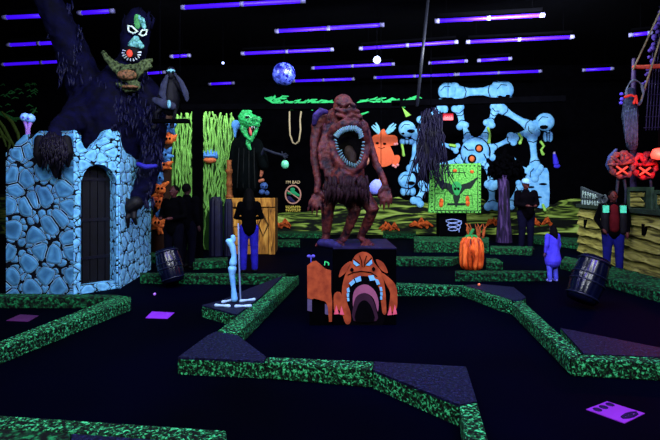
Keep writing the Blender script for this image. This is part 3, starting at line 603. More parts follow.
# forbidden sign on the wall
Y = YW-.06; t = thing('warning_mark', P(292, 197, Y), 'crossed out circle with a green ghost and cream lettering on the black wall', 'sign')
M_cr = mat('cream_paint', (196, 172, 130)); M_ye = mat('yellow_paint', (176, 160, 66))
MB().tube([P(293+7.6*math.cos(a*PI/16), 194.5+9*math.sin(a*PI/16), Y) for a in range(33)], .03, 6).tube([P(286.5, 190, Y), P(300, 199.5, Y)], .025, 6).build('ring', mat('ring_pink', (176, 128, 112)), t)
MB().ell(P(292.5, 189.5, Y), (.09, .02, .07)).tube([P(289, 193, Y), P(293, 192.5, Y), P(299, 195.5, Y)], [.06, .09, .04], 8, True, .3).build('ghost', mat('ghost_green', (26, 134, 84)), t)
MB().tube([P(289, 198, Y), P(294, 202, Y)], [.08, .05], 8, True, .3).build('ghost_tail', mat('ghost_violet', (26, 22, 60)), t)
text_mesh('lettering', "I'M BAD", .15, M_cr, t, P(293, 182.3, Y-.01))
mb = MB()
for row, n in ((207.2, 8), (210.3, 8)):
    for k in range(n):
        x = 286+k*1.9; mb.tube([P(x, row-1, Y), P(x+.5, row+1, Y)], .018, 5); mb.tube([P(x, row-R.choice([1, 0, -1]), Y), P(x+1.2, row-R.choice([1, 0, -1]), Y)], .014, 5)
mb.build('small_lettering', M_ye, t)

# ------------------------------------------------------------------ brown three-legged monster
Y = 6.05
zb = P(0, 249.5, 5.6).z
M_mon = mat('maroon_skin', (88, 36, 32), .55, .3, 0, 11, col2=(22, 8, 22), bump=.9)
t = thing('brown_monster', (P(345, 0, Y).x, Y, zb), 'brown hunched monster with huge open toothy mouth standing on the black box', 'monster')
mb = MB()
PT(mb, [(340, 122, .15, 16), (342, 140, .18, 20), (343, 160, .15, 20.5), (345, 178, .05, 20), (346, 188, .05, 17)], Y, 22)
PT(mb, [(344, 178, -.12, 14), (348, 186, -.08, 13)], Y, 16)
PT(mb, [(345, 112, 0, 12), (343, 104, .02, 10)], Y, 16); PT(mb, [(352, 114, -.12, 7), (358, 118, -.16, 5)], Y)
PT(mb, [(324, 118, .12, 9), (318, 126, .1, 7)], Y)
PT(mb, [(331, 140, -.05, 6), (335, 129, -.12, 5.5), (345, 124, -.2, 5.5), (356, 124, -.22, 5), (364, 131, -.15, 4.5), (366, 142, -.08, 4.5)], Y)
PT(mb, [(331, 138, -.05, 5), (334, 154, -.12, 5), (342, 166, -.2, 5.5), (353, 171, -.24, 5.5), (362, 164, -.16, 5), (366, 150, -.08, 4.5), (366, 140, -.06, 4.5)], Y)
for i, (y, xs) in enumerate([(110, (336, 344, 352, 358)), (116, (337, 346, 355, 361)), (104, (338, 344, 350, 354))]): PT(mb, [(x, y+(1.5 if k % 2 else -1), -.13-.03*k, 2.2) for k, x in enumerate(xs)], Y, 8)
for x0, x1, y1 in ((325, 324, 176), (329, 328, 182), (333, 331, 188), (327, 320, 168)): PT(mb, [(x0, 126, -.02, 3), (x1, 150, -.1, 3.2), (x1+2, y1, -.14, 2)], Y, 8)
PT(mb, [(334, 160, -.14, 3), (344, 174, -.26, 3.4), (356, 177, -.24, 3)], Y, 8)
# arms
PT(mb, [(320, 122, .1, 6.5), (314.5, 140, .05, 4.8), (314.5, 160, 0, 4.2), (318, 180, -.05, 3.6), (317, 192, -.08, 3.4)], Y, 12)
for q in ([(314, 196), (310, 203), (308, 211)], [(316, 197), (313, 206), (312, 214)], [(318, 198), (317, 207), (317, 216)], [(320, 197), (321, 206), (322, 213)], [(320, 192), (325, 197), (326, 203)]): PT(mb, [(q[0][0], q[0][1], -.08, 2.4), (q[1][0], q[1][1], -.12, 1.8), (q[2][0], q[2][1], -.1, .8)], Y, 8)
PT(mb, [(362, 126, .1, 6.5), (370, 146, .05, 4.4), (376, 164, 0, 3.8), (383, 178, -.08, 3.4), (386, 188, -.12, 3.3)], Y, 12)
for q in ([(384, 191), (381, 198), (380, 207)], [(386, 192), (384, 201), (384, 211)], [(388, 192), (388, 201), (389, 209)], [(389, 190), (391, 198), (392, 205)], [(383, 187), (379, 192), (378, 198)]): PT(mb, [(q[0][0], q[0][1], -.12, 2.2), (q[1][0], q[1][1], -.16, 1.7), (q[2][0], q[2][1], -.14, .8)], Y, 8)
# three legs
PT(mb, [(331, 188, 0, 9), (328, 208, -.02, 7), (327, 222, .02, 5.6), (326, 237, .05, 4), (323, 243, -.02, 4)], Y, 12)
PT(mb, [(345, 190, .1, 9), (355, 211, 0, 6.6), (350, 224, .06, 5), (344, 238, .12, 3.8), (338, 243, .02, 3.6)], Y, 12)
PT(mb, [(356, 186, .05, 9.5), (373, 210, -.05, 7), (367, 224, .06, 5.2), (360, 238, .12, 3.8), (368, 243, .02, 3.6)], Y, 12)
for fx, s in ((323, 1), (338, 1), (368, 1)):
    for k in range(4): PT(mb, [(fx, 243, 0, 3), (fx-6+k*3.6, 244.6, -.14, 1.9), (fx-7+k*4.2, 246, -.2, 1.3)], Y, 7)
mb.build('body', M_mon, t, voxel=.012, smooth=1, disp=.014, dscale=.04)
mo = MB().ell(P(349, 146, Y-.04), (.19, .12, .24)).build('mouth_cavity', mat('mouth_olive_black', (5, 4, 4), .9, .05), t)
M_tooth = mat('monster_tooth', (88, 128, 136), .45, .3, .4, 60)
u = MB(); n = 19
arc = [(334.5, 135), (338, 131), (343, 128), (349, 126.4), (356, 126.6), (361, 130), (363, 136)]
def alonga(arc, s):
    s *= (len(arc)-1); i = min(int(s), len(arc)-2); f = s-i; return (arc[i][0]*(1-f)+arc[i+1][0]*f, arc[i][1]*(1-f)+arc[i+1][1]*f)
for k in range(n):
    x, y = alonga(arc, k/(n-1)); cx, cy = 349, 146; dx, dy = (cx-x), (cy-y); L_ = math.hypot(dx, dy); lg = 4.6
    u.tube([P(x, y, Y-.29), P(x+dx/L_*lg*.6, y+dy/L_*lg*.6, Y-.32), P(x+dx/L_*lg, y+dy/L_*lg, Y-.31)], [.013, .011, .004], 7)
u.build('upper_teeth', M_tooth, mo)
arc2 = [(335, 140), (337, 149), (341, 158), (347, 164.5), (355, 167), (360, 162), (363, 153), (364, 142)]; u = MB()
for k in range(22):
    x, y = alonga(arc2, k/21); dx, dy = (349-x), (146-y); L_ = math.hypot(dx, dy); lg = 4 if 3 < k < 13 else 2.2
    u.tube([P(x, y, Y-.29), P(x+dx/L_*lg*.6, y+dy/L_*lg*.6, Y-.31), P(x+dx/L_*lg, y+dy/L_*lg, Y-.3)], [.013, .010, .004], 7)
u.build('lower_teeth', M_tooth, mo)
MB().tube([P(349, 150, Y-.14), P(351, 156, Y-.2), P(352, 161, Y-.24)], [.06, .07, .05], 12).build('tongue', mat('dull_tongue', (34, 24, 14)), mo)
mb = MB()
for k in range(70):
    x = R.uniform(326, 368); y = 180+R.uniform(-4, 8); yy = Y-.26*math.sqrt(max(.1, 1-((x-346)/24)**2))-.02
    mb.tube([P(x, y, yy), P(x+R.uniform(-2, 2), y+7, yy-.04), P(x+R.uniform(-3, 3), y+R.uniform(12, 20), yy)], [.028, .022, .004], 6, False)
mb.build('ragged_skirt', mat('dark_maroon_rag', (34, 14, 22), .7, .2, .6, 14), t)
MB().tube([P(314, 124, 5.98), P(316, 116, 5.95), P(321, 111.5, 5.98), P(326, 112, 6.0)], [.03, .05, .05, .03], 10).build('hump_highlight', mat('violet_highlight', (52, 38, 96), var=.7, scale=22), t, disp=.02, dscale=.04)  # purplish light on the left hump, put in as a violet part
MB().ell(P(351, 108, Y-.15), (.024, .016, .02)).ell(P(341, 108.5, Y-.14), (.024, .016, .02)).build('eyes', M_black, t)
tag(MB().tube([P(321, 243, 5.75), P(331, 244, 5.72), P(338, 246, 5.7)], [.05, .06, .04], 10).build('violet_rag', mat('violet_cloth', (34, 28, 84), var=.6, scale=20), disp=.03, dscale=.04), 'violet crumpled rag at the monster left foot on the box top', 'rag')
# ------------------------------------------------------------------ box with painted face
yb = 5.6; x0 = P(307, 0, yb).x; x1 = P(397, 0, yb).x; xm = P(333, 0, yb).x+.22
t = thing('painted_box', ((xm+x1)/2, yb+.5, 0), 'black box painted with an orange roaring monster face under the brown monster', 'box')
MB().box(((xm-.22+x1)/2, yb+.55, zb/2), (x1-xm+.22, 1.0, zb)).build('box_body', M_black, t, bevel=.01)
MB().box(((xm-.22+x1)/2, yb+.55, zb+.008), (x1-xm+.22, 1.02, .016)).build('box_top', mat('violet_black_top', (26, 20, 58), .5, .3, .6, 8), t)
def paint(parent, name, pts, m, lay, ox=300, oy=240, s=4.89, Yp=yb+.05, closed=True):
    q = zpts(pts, ox, oy, s); return MB().slab([P(x, y, Yp-.006*lay) for x, y in q], (0, .006*lay-.0005 if lay else .004, 0)).build(name, m, parent)
def sm(pts, n=3):   # closed Catmull-Rom for rounder outlines
    out = []; N = len(pts)
    for i in range(N):
        a, b_, c_, d_ = pts[i-1], pts[i], pts[(i+1) % N], pts[(i+2) % N]
        for k in range(n):
            u = k/n; out.append(tuple(.5*((2*b_[j])+(-a[j]+c_[j])*u+(2*a[j]-5*b_[j]+4*c_[j]-d_[j])*u*u+(-a[j]+3*b_[j]-3*c_[j]+d_[j])*u**3) for j in (0, 1)))
    return out
M_po = mat('painted_orange', (172, 76, 42), .8, .1, 0, 10, col2=(134, 54, 32)); M_pk = mat('painted_pink', (240, 96, 122)); M_pb = mat('painted_tooth_blue', (118, 190, 230)); M_out = mat('outline_black', (6, 4, 8))
arch = [(250, 110), (275, 72), (310, 58), (348, 74), (362, 110), (400, 160), (416, 240), (422, 330), (420, 362), (404, 358), (396, 300), (388, 240), (355, 190), (310, 176), (262, 190), (238, 235), (230, 300), (246, 350), (248, 400), (228, 412), (212, 380), (205, 300), (207, 225), (225, 160)]
paint(t, 'mouth_hole', sm([(238, 235), (262, 190), (310, 176), (355, 190), (388, 240), (398, 300), (402, 420), (225, 420), (228, 300)]), M_out, 1)
paint(t, 'face', sm(arch), M_po, 2)
paint(t, 'ear', sm([(190, 182), (205, 135), (245, 104), (246, 122), (222, 160)]), M_po, 2)
paint(t, 'ear', sm([(372, 95), (408, 112), (430, 160), (404, 152), (384, 128)]), M_po, 2)
paint(t, 'arm', sm([(165, 275), (183, 255), (204, 268), (212, 340), (206, 372), (190, 340), (168, 350)]), M_po, 3)
paint(t, 'arm', sm([(398, 160), (452, 200), (474, 245), (474, 330), (450, 352), (434, 340), (442, 262), (420, 215)]), M_po, 3)
for q in ([(166, 364), (178, 318), (190, 362)], [(194, 364), (202, 322), (216, 366)], [(428, 368), (442, 322), (450, 366)], [(453, 366), (464, 316), (475, 362)]): paint(t, 'claw', q, M_pk, 4)
paint(t, 'tongue', sm([(258, 285), (268, 245), (300, 220), (335, 222), (368, 252), (384, 300), (380, 350), (362, 290), (330, 262), (296, 264), (272, 300), (262, 350)]), mat('painted_mauve', (150, 82, 112)), 2)
paint(t, 'throat', sm([(266, 300), (290, 266), (325, 262), (355, 290), (372, 340), (374, 395), (262, 395)]), mat('painted_plum', (52, 24, 44)), 3)
paint(t, 'throat_hole', sm([(280, 330), (300, 300), (325, 298), (350, 330), (362, 396), (272, 396)]), M_out, 4)
for q in ([(240, 212), (262, 192), (270, 208), (250, 226)], [(268, 190), (296, 176), (300, 200), (276, 208)], [(334, 176), (360, 172), (368, 196), (342, 200)], [(366, 190), (382, 194), (392, 216), (376, 220)], [(228, 240), (240, 232), (244, 254), (232, 258)], [(228, 262), (240, 260), (240, 278), (230, 280)], [(230, 284), (240, 282), (242, 298), (232, 300)], [(388, 230), (400, 232), (404, 250), (394, 252)], [(392, 256), (404, 256), (404, 272), (394, 272)], [(392, 276), (402, 276), (402, 292), (393, 292)]): paint(t, 'painted_tooth', q, M_pb, 4)
paint(t, 'eye', [(260, 98), (292, 122), (276, 128), (262, 116)], M_pb, 4); paint(t, 'eye', [(322, 124), (350, 96), (354, 114), (340, 126)], M_pb, 4)
for cx, cy in ((254, 146), (360, 142)): paint(t, 'nostril', sm([(cx-9, cy), (cx, cy-10), (cx+9, cy), (cx, cy+10)]), M_out, 4)
for pts in ([(292, 78), (300, 100), (304, 130)], [(326, 78), (318, 100), (314, 130)], [(235, 170), (262, 158), (300, 152), (345, 158), (376, 178)], [(262, 92), (292, 116)], [(350, 88), (322, 118)]):
    MB().tube([P(300+x/4.89, 240+y/4.89, yb+.03) for x, y in pts], .005, 6).build('crease', M_out, t)
# wing wall beside box
t = thing('painted_side_wall', (P(320, 0, yb).x, yb, 0), 'low orange painted wall with black doorway at the left of the painted box', 'wall panel')
w_ = [(35, 125), (60, 105), (80, 103), (100, 120), (120, 140), (152, 150), (152, 250), (158, 300), (156, 400), (142, 400), (136, 330), (130, 310), (122, 300), (70, 286), (58, 290), (36, 285)]
paint(t, 'panel', w_, M_po, 3, Yp=yb+.02)
MB().box((P(319.5, 0, yb).x, yb+.12, .35), (.24, .16, .70)).build('panel_core', M_black, t)
paint(t, 'lilac_post', [(36, 288), (58, 290), (58, 350), (36, 345)], mat('painted_lilac', (90, 78, 112)), 2, Yp=yb+.02); paint(t, 'lilac_post', [(122, 312), (140, 322), (142, 368), (122, 362)], mat('painted_lilac', (90, 78, 112)), 2, Yp=yb+.02)
c = P(311, 257, yb+.1); tag(MB().tube([c-Vector((0, 0, .06)), c], .008, 6).ell(c+Vector((-.025, 0, .01)), (.025, .012, .018)).ell(c+Vector((.025, 0, .01)), (.025, .012, .018)).build('violet_bow', mat('violet_glow_paint', (92, 84, 200))), 'tiny violet bow on the left end of the painted side wall', 'ornament')
c = P(326, 263, yb+.1); tag(MB().tube([c-Vector((0.02, 0, .06)), c+Vector((-.01, 0, .02)), c+Vector((.03, 0, .0)), c+Vector((.03, 0, -.05))], .01, 6).build('green_sprout', M_lgreen), 'tiny green sprout on top of the painted side wall', 'ornament')

# ------------------------------------------------------------------ bone leg on platform
c = Gd(233, 303, HC)
t = thing('skeleton_leg_prop', c, 'pale blue skeleton leg bone standing upright on the dark platform', 'bone')
Yb = c.y
def bone_tube(mb, pts, rr, Y_, seg=12, flat=1.0): mb.tube([P(x, y, Y_) for x, y in pts], [r*Y_/F for r in rr], seg, True, flat)
mb = MB(); bone_tube(mb, [(230, 242), (232.5, 247), (234, 256), (233, 263)], [3.6, 3.2, 2.6, 4], Yb); bone_tube(mb, [(228.5, 240.5), (227.5, 241)], [2.2, 2], Yb); bone_tube(mb, [(233, 237), (233.5, 240)], [2.4, 2.4], Yb)
mb.build('thigh_bone', M_bone, t, voxel=.01, smooth=2)
mb = MB(); bone_tube(mb, [(232.5, 269), (232, 275), (233.5, 288), (234.5, 299)], [4.2, 3.0, 2.4, 3.4], Yb); bone_tube(mb, [(230.5, 268.5), (230.4, 270)], [2.6, 2.4], Yb); mb.build('shin_bone', M_bone, t, voxel=.01, smooth=2)
MB().tube([P(233, 263, Yb), P(233, 270, Yb)], .014, 6).build('joint_pin', M_black, t)
c2 = Gd(240.5, 301, HC); tag(MB().tube([c2, P(239, 262, c2.y), P(238.3, 224, c2.y)], [.012, .012, .010], 8).build('thin_rod', mat('pale_rod', (128, 150, 190))), 'thin pale rod standing beside the bone leg', 'rod')
for (xa, ya, xb, yb_, lb) in ((216, 305.3, 229, 306, 'white floor bone front left of the bone leg'), (236, 306.3, 250, 305.8, 'white floor bone front right of the bone leg'), (223, 302, 231, 300.4, 'white floor bone behind left of the bone leg'), (241, 301, 254, 299.5, 'white floor bone behind right of the bone leg')):
    a = Gd(xa, ya, HC+.015); b_ = Gd(xb, yb_, HC+.015); tag(MB().tube([a, a.lerp(b_, .15), a.lerp(b_, .5), a.lerp(b_, .85), b_], [.022, .02, .013, .02, .022], 8).build('floor_bone', mat('white_bone', (170, 205, 235))), lb, 'bone', 'white bones lying around the bone leg')

# ------------------------------------------------------------------ bone wheel on the back wall
YB = YW-.12
t = thing('bone_wheel_mural', P(480, 190, YB).xy.to_3d(), 'huge pale blue wheel of bones and skulls on the back wall', 'bone wheel')
def bone(pts, r, name='bone', r2=None, par=None):
    r *= .78; r2 = (r2*.78 if r2 else None); mb = MB(); q = [P(x, y, YB) for x, y in pts]; s = YB/F; d = (q[-1]-q[0]).normalized(); n_ = Vector((-d.z, 0, d.x))
    r2 = r2 or r
    a, b_ = q[0], q[-1]
    mb.tube([a, a.lerp(b_, .12), a.lerp(b_, .3), a.lerp(b_, .5), a.lerp(b_, .7), a.lerp(b_, .88), b_], [r*1.5*s, r*1.3*s, r*.85*s, r*.8*s, r2*.85*s, r2*1.3*s, r2*1.5*s], 10, True, .35)
    for e, rr, sg in ((a, r, -1), (b_, r2, 1)):
        for k in (-1, 1): mb.ell(e+n_*k*rr*1.05*s+d*sg*rr*.7*s, (rr*1.15*s, .07, rr*1.15*s), seg=12, rings=8)
    o = mb.build(name, M_bone, par or t); ln = (b_-a).length
    for u in (.16, .86): c_ = a.lerp(b_, u)+Vector((0, -r*1.3*.35*s-.02, 0)); MB().tube([c_-n_*r*1.2*s, c_+d*.06*(1 if u < .5 else -1), c_+n_*r*1.2*s], .014, 5).build('crack', M_out, o)
    return o
def skull(cx, cy, r, holes, par=None, jaw=None):
    s = YB/F; mb = MB().ell(P(cx, cy, YB), (r*s, .14, r*.95*s), seg=22, rings=14)
    if jaw:
        for k in (-1, 0, 1): mb.ell(P(jaw[0]+k*jaw[2]*.3, jaw[1]+.5*abs(k), YB), (jaw[2]*.27*s, .12, jaw[3]*.55*s), seg=12, rings=8)
    o = mb.build('skull', M_bone, par or t)
    for hx, hy, a, b_ in holes: MB().ell(P(hx, hy, YB-.13), (a*s, .05, b_*s), seg=12, rings=8).build('eye_socket', M_out, o)
    if jaw:
        MB().tube([P(jaw[0]-jaw[2]*.4, jaw[1]-jaw[3]*.45, YB-.13), P(jaw[0], jaw[1]-jaw[3]*.3, YB-.15), P(jaw[0]+jaw[2]*.4, jaw[1]-jaw[3]*.45, YB-.13)], .016, 5).build('jaw_line', M_out, o)
        for k in (-1, 1): MB().tube([P(jaw[0]+k*jaw[2]*.15, jaw[1]-jaw[3]*.3, YB-.14), P(jaw[0]+k*jaw[2]*.15, jaw[1]+jaw[3]*.4, YB-.13)], .012, 5).build('tooth_gap', M_out, o)
    MB().tube([P(cx-r*.7, cy-r*.1, YB-.12), P(cx-r*.3, cy-r*.55, YB-.14), P(cx+r*.3, cy-r*.5, YB-.14)], .012, 5).build('crack', M_out, o)
    return o
bone([(458, 92.5), (494, 91)], 6.2)
skull(447.5, 91.5, 9.5, [(444, 98, 4, .8), (451, 98.5, 3, .7)], jaw=(446, 99.5, 14, 4)); skull(504, 90, 9.8, [(500, 97, 2, 1.5), (508, 96, 2.2, 1.4)], jaw=(504, 98, 16, 4))
bone([(459, 110), (468, 138)], 3.6); bone([(495, 110), (484, 138)], 3.6)
bone([(462, 124), (458, 110)], 3.8); bone([(490, 122), (496, 108)], 3.8)
bone([(500, 108), (531, 127)], 5.0, r2=5.5); bone([(492, 148), (511, 139)], 3.6); bone([(514, 138), (532, 129)], 4.2)
bone([(491, 157), (510, 164)], 3.6); bone([(513, 165), (534, 174)], 4.6)
bone([(532, 136), (535, 166)], 5.2); bone([(487, 166), (491, 183)], 3.6); bone([(492, 187), (492, 204)], 4.8)
bone([(455, 148), (430, 140)], 3.2); bone([(459, 160), (438, 166)], 3.2)
bone([(441, 108), (424, 121)], 4.2); bone([(416, 134), (414, 166)], 4.6); bone([(520, 186), (510, 204)], 3.4)
bone([(424, 188), (418, 200)], 4.4)
skull(545, 122, 9.5, [(544, 127, 4.2, 2)], jaw=(548, 136, 8, 10)); skull(407, 129, 8.6, [(411, 131, 4, 1.8), (403, 133.5, 1.5, 1)], jaw=(407, 141, 13, 6)); skull(407, 180, 9, [(411, 183, 4, 1.8)], jaw=(408, 191, 14, 8))
mb = MB(); s = YB/F
o = MB().slab([P(x, y, YB) for x, y in sm([(528, 174), (536, 170), (547, 168), (549, 180), (549, 206), (540, 208), (528, 204), (524, 196), (518, 188), (524, 182)], 2)], (0, .1, 0)).build('skull', M_bone, t)
for hx, hy, a, b_ in ((543, 184, 4, 1.1), (531, 187, 3.4, 1), (537, 197, 5, 1)): MB().ell(P(hx, hy, YB-.02), (a*s, .04, b_*s)).build('eye_socket', M_out, o)
MB().ell(P(475.5, 152.5, YB-.06), (15.4*s, .1, 15.6*s), seg=26).build('hub_outline', M_out, t)
hub = MB().ell(P(475, 152, YB-.12), (14.2*s, .14, 14.6*s), seg=26).build('hub_skull', M_bone, t)
for k in range(4): MB().ell(P(483+k*1.6, 165-k*2.6, YB-.22), (1.9*s, .06, 1.9*s), seg=12, rings=8).build('tooth', M_bone, hub)
for hx, hy in ((479, 148.5), (472, 158.8)):
    so = MB().ell(P(hx, hy, YB-.24), (4.4*s, .06, 4.4*s)).build('eye_socket', M_out, hub); MB().ell(P(hx, hy, YB-.29), (2.6*s, .05, 2.9*s)).build('orange_eye', mat('eye_orange', (226, 112, 60)), so)
for pts in ([(464, 146), (468, 150), (474, 150)], [(466, 157), (464, 163)], [(484, 154), (487, 160)], [(478, 163), (484, 167)]): MB().tube([P(x, y, YB-.26) for x, y in pts], .02, 6).build('crack', M_out, hub)
M_sl = mat('slime_yellow', (150, 210, 90))
for pts in ([(488, 128), (490, 134), (489, 142)], [(519, 134), (522, 138), (520, 143)], [(541, 142), (544, 146), (541, 150), (543, 154)], [(402, 145), (403, 150), (403.5, 155)], [(450, 145), (455, 146)], [(543, 205), (545, 210)], [(496, 168), (500, 170)]): MB().tube([P(x, y, YB-.1) for x, y in pts], [.05]+[.04]*(len(pts)-2)+[.06], 8).build('slime_drip', M_sl, t)
# exit sign
c = P(448, 117, 14.5); t = thing('exit_sign', c, 'small glowing red exit sign hanging left inside the bone wheel', 'sign')
MB().box(c, (.30, .07, .2)).build('sign_box', glow('exit_red', (190, 20, 38), .9), t); text_mesh('lettering', 'EXIT', .12, glow('exit_letters', (255, 90, 100), 1.2), t, c+Vector((0, -.045, 0)), depth=.005)
MB().tube([c+Vector((0, 0, .1)), Vector((c.x, c.y, ZC))], .01, 6, False).build('hanger', M_black, t)
c = P(555, 160, YB); t = thing('ghost_bottle', c, 'small blue violet bottle shape on the wall right of the bone wheel', 'wall ornament')
MB().tube([P(554.5, 155, YB), P(556, 163, YB)], [.06, .1], 10).ell(P(557, 166, YB), (.12, .06, .08)).build('base', mat('violet_blue_paint', (58, 50, 220)), t); MB().ell(P(554.3, 153.5, YB), (.045, .05, .07)).build('tip', mat('pale_violet', (150, 140, 190)), t)
# orange imp on wall
t = thing('orange_imp', P(387, 150, YB), 'plump orange winged imp cutout on the wall right of the monster', 'cutout')
M_imp = mat('imp_orange', (236, 104, 62), var=.12)
Yi = YB
imp = sm([(66, 150), (100, 130), (118, 110), (135, 105), (150, 135), (185, 138), (205, 150), (205, 190), (175, 196), (168, 200), (186, 240), (190, 270), (175, 295), (140, 312), (110, 310), (98, 290), (85, 250), (72, 205)])
MB().slab([P(x, y, Yi) for x, y in zpts(imp, 360, 110, 5.5)], (0, .1, 0)).build('body', M_imp, t, bevel=.02)
MB().slab([P(x, y, Yi+.01) for x, y in zpts(sm([(180, 255), (212, 248), (220, 270), (205, 305), (182, 312), (176, 290)]), 360, 110, 5.5)], (0, .08, 0)).build('foot', M_imp, t)
mb = MB()
for pts in ([(100, 128), (80, 108), (66, 92)], [(104, 122), (90, 96), (74, 84)], [(106, 118), (98, 90), (88, 72)], [(150, 122), (172, 104), (196, 80)], [(146, 118), (166, 90), (184, 74)], [(152, 128), (180, 112), (194, 96)]): bone_tube(mb, zpts(pts, 360, 110, 5.5), [1.2, 1.2, .7], Yi, 8, .5)
mb.build('wing_feathers', mat('feather_cyan', (130, 200, 226)), t)
for (x, y) in ((192, 188), (203, 186), (182, 305), (195, 312), (207, 302)): MB().ell(P(360+x/5.5, 110+y/5.5, Yi-.03), (.05, .04, .05)).build('claw', mat('claw_pink', (250, 160, 160)), t)
for (x, y) in ((95, 182), (135, 186)): MB().ell(P(360+x/5.5, 110+y/5.5, Yi-.03), (.06, .03, .04)).build('eye', M_out, t)
MB().tube([P(360+x/5.5, 110+y/5.5, Yi-.02) for x, y in ((102, 206), (118, 212), (136, 205))], .012, 6).build('smile', M_out, t)
c = P(364.5, 160.5, YB); t = thing('round_eye_cutout', c, 'small peach ring with dark centre between the monster shoulder and the imp', 'wall ornament')
MB().ell(c, (.18, .07, .19)).build('ring', mat('peach_paint', (206, 140, 120)), t); MB().ell(c+Vector((0, -.06, .02)), (.09, .03, .11)).build('pupil', mat('dark_red_paint', (40, 12, 16)), t)
c = P(376, 187, 12); t = thing('violet_bulb_ornament', c, 'hanging pale violet egg shaped ornament by the monster right hand', 'ornament')
MB().ell(c, (.17, .1, .2), (0, .5, 0)).build('egg', mat('pale_blue_violet', (128, 138, 236)), t); MB().tube([P(379.5, 180, 12), P(381, 170, 12)], .02, 6).build('stem', mat('stem_orange', (190, 110, 60)), t); MB().tube([P(381, 171, 12), Vector((P(381, 171, 12).x, 12, ZC))], .008, 5, False).build('cord', M_black, t)

# ------------------------------------------------------------------ green board, sign box
Yg = 13.4; M_bd = mat('board_green', (96, 168, 76), .7, .1, 0, 22, col2=(40, 100, 34))
t = thing('green_game_board', P(456, 213, Yg), 'square bright green board with a winged skull above the spiral sign', 'board')
ox, oy, s2 = 400, 160, 3.382
MB().slab([P(430.5, 164.4, Yg), P(481, 163, Yg), P(481, 213, Yg), P(428.5, 213, Yg)], (0, .1, 0)).build('panel', M_bd, t, bevel=.01)
def bp(name, pts, m, lay, smooth_=True):
    q = zpts(sm(pts, 3) if smooth_ else pts, ox, oy, s2); return MB().slab([P(x, y, Yg-.008*lay) for x, y in q], (0, .008*lay-.001, 0)).build(name, m, t)
M_bk = mat('board_dark', (12, 26, 22)); M_lime = mat('board_lime', (168, 232, 90))
bp('wing', [(112, 55), (145, 74), (176, 84), (182, 118), (168, 110), (158, 98), (140, 98), (128, 80)], M_bk, 1); bp('wing', [(266, 56), (232, 76), (204, 86), (198, 118), (210, 110), (222, 98), (240, 96), (252, 78)], M_bk, 1)
bp('skull', [(176, 86), (184, 74), (198, 74), (208, 88), (204, 104), (198, 118), (188, 118), (180, 104)], mat('skull_green', (34, 130, 66)), 3)
for cx in (187, 198): bp('eye_hole', [(cx-4.5, 93), (cx+3.5, 93), (cx+3.5, 102), (cx-3.5, 101)], M_out, 4, False)
bp('body', [(180, 118), (204, 118), (196, 145), (190, 160), (184, 142)], M_bk, 2); bp('tail_bar', [(160, 146), (222, 146), (222, 153), (160, 153)], M_bk, 1, False)
for pts in ([(118, 25), (118, 170)], [(263, 22), (263, 172)], [(118, 170), (262, 172)], [(150, 42), (222, 42)], [(165, 30), (165, 58)], [(178, 34), (178, 56)], [(200, 28), (200, 52)], [(214, 36), (222, 56)], [(122, 112), (150, 112), (150, 150)], [(215, 120), (244, 120), (244, 150)]): MB().tube([P(ox+x/s2, oy+y/s2, Yg) for x, y in pts], .012, 5).build('line', M_bk, t)
for (x, y) in ((140, 140), (139, 150), (228, 132), (229, 146), (186, 36), (243, 40)): MB().ell(P(ox+x/s2, oy+y/s2, Yg), (.06, .02, .09 if y > 100 else .05)).build('orange_figure', M_or, t)
for k in range(12):
    for (x, y) in ((108, 22+k*13.5), (270, 22+k*13.5), (112+k*14, 20), (112+k*14, 176)): MB().ell(P(ox+x/s2, oy+y/s2, Yg), (.022, .01, .022), seg=8, rings=6).build('dot', M_bk, t)
t = thing('spiral_sign_box', (P(453, 0, 13.55).x, 13.7, .28), 'black box with pale spiral coil drawn on it under the green board', 'box')
a = P(439.5, 213.5, 13.5); b_ = P(467, 240, 13.5); MB().box(((a.x+b_.x)/2, 13.72, (a.z+.28)/2), (b_.x-a.x, .4, a.z-.28)).build('box_body', M_black, t, bevel=.01)
pts = []
for k in range(60):
    a_ = k*2*PI/20; q = k/60; pts.append(P(454+(8.5-3.4*q)*math.cos(a_+.6), 219.5+q*12+2.6*math.sin(a_+.6), 13.5))
MB().tube(pts, .016, 6).build('spiral', mat('chalk_blue', (110, 126, 180)), t)

# draped net
t = thing('draped_net', P(432, 150, 13), 'dark violet tangled net draped from above in front of the bone wheel', 'net')
mb = MB()
for k in range(70):
    x0_ = R.uniform(421, 440); y0_ = 106+R.uniform(0, 14)+abs(x0_-432)*.5; x = x0_; y = y0_; pts = [P(x, y, 13)]; n = R.randint(5, 9)
    for j in range(n): x += R.uniform(-3.6, 3.6)+(x0_-431)*.06; y += R.uniform(6, 11); pts.append(P(x, min(y, 205), 13+R.uniform(-.15, .1)))
    mb.tube(pts, [R.uniform(.007, .022) for _ in pts], 5)
mb.build('net_strands', mat('violet_net', (8, 4, 34), .6, .2, .6, 3), t)
mb = MB()
for k in range(16):
    x = R.uniform(424, 436); mb.tube([P(x, 112+R.uniform(0, 20), 13.1), P(x+R.uniform(-4, 4), 145, 13.05), P(x+R.uniform(-5, 5), 170, 13.1)], [.05, .09, .02], 6)
mb.build('net_core', mat('net_core', (4, 2, 12)), t)
MB().tube([P(431, 108, 13.1), Vector((P(431, 108, 13.1).x, 13.1, ZC))], .015, 6, False).build('hanger', M_black, t)

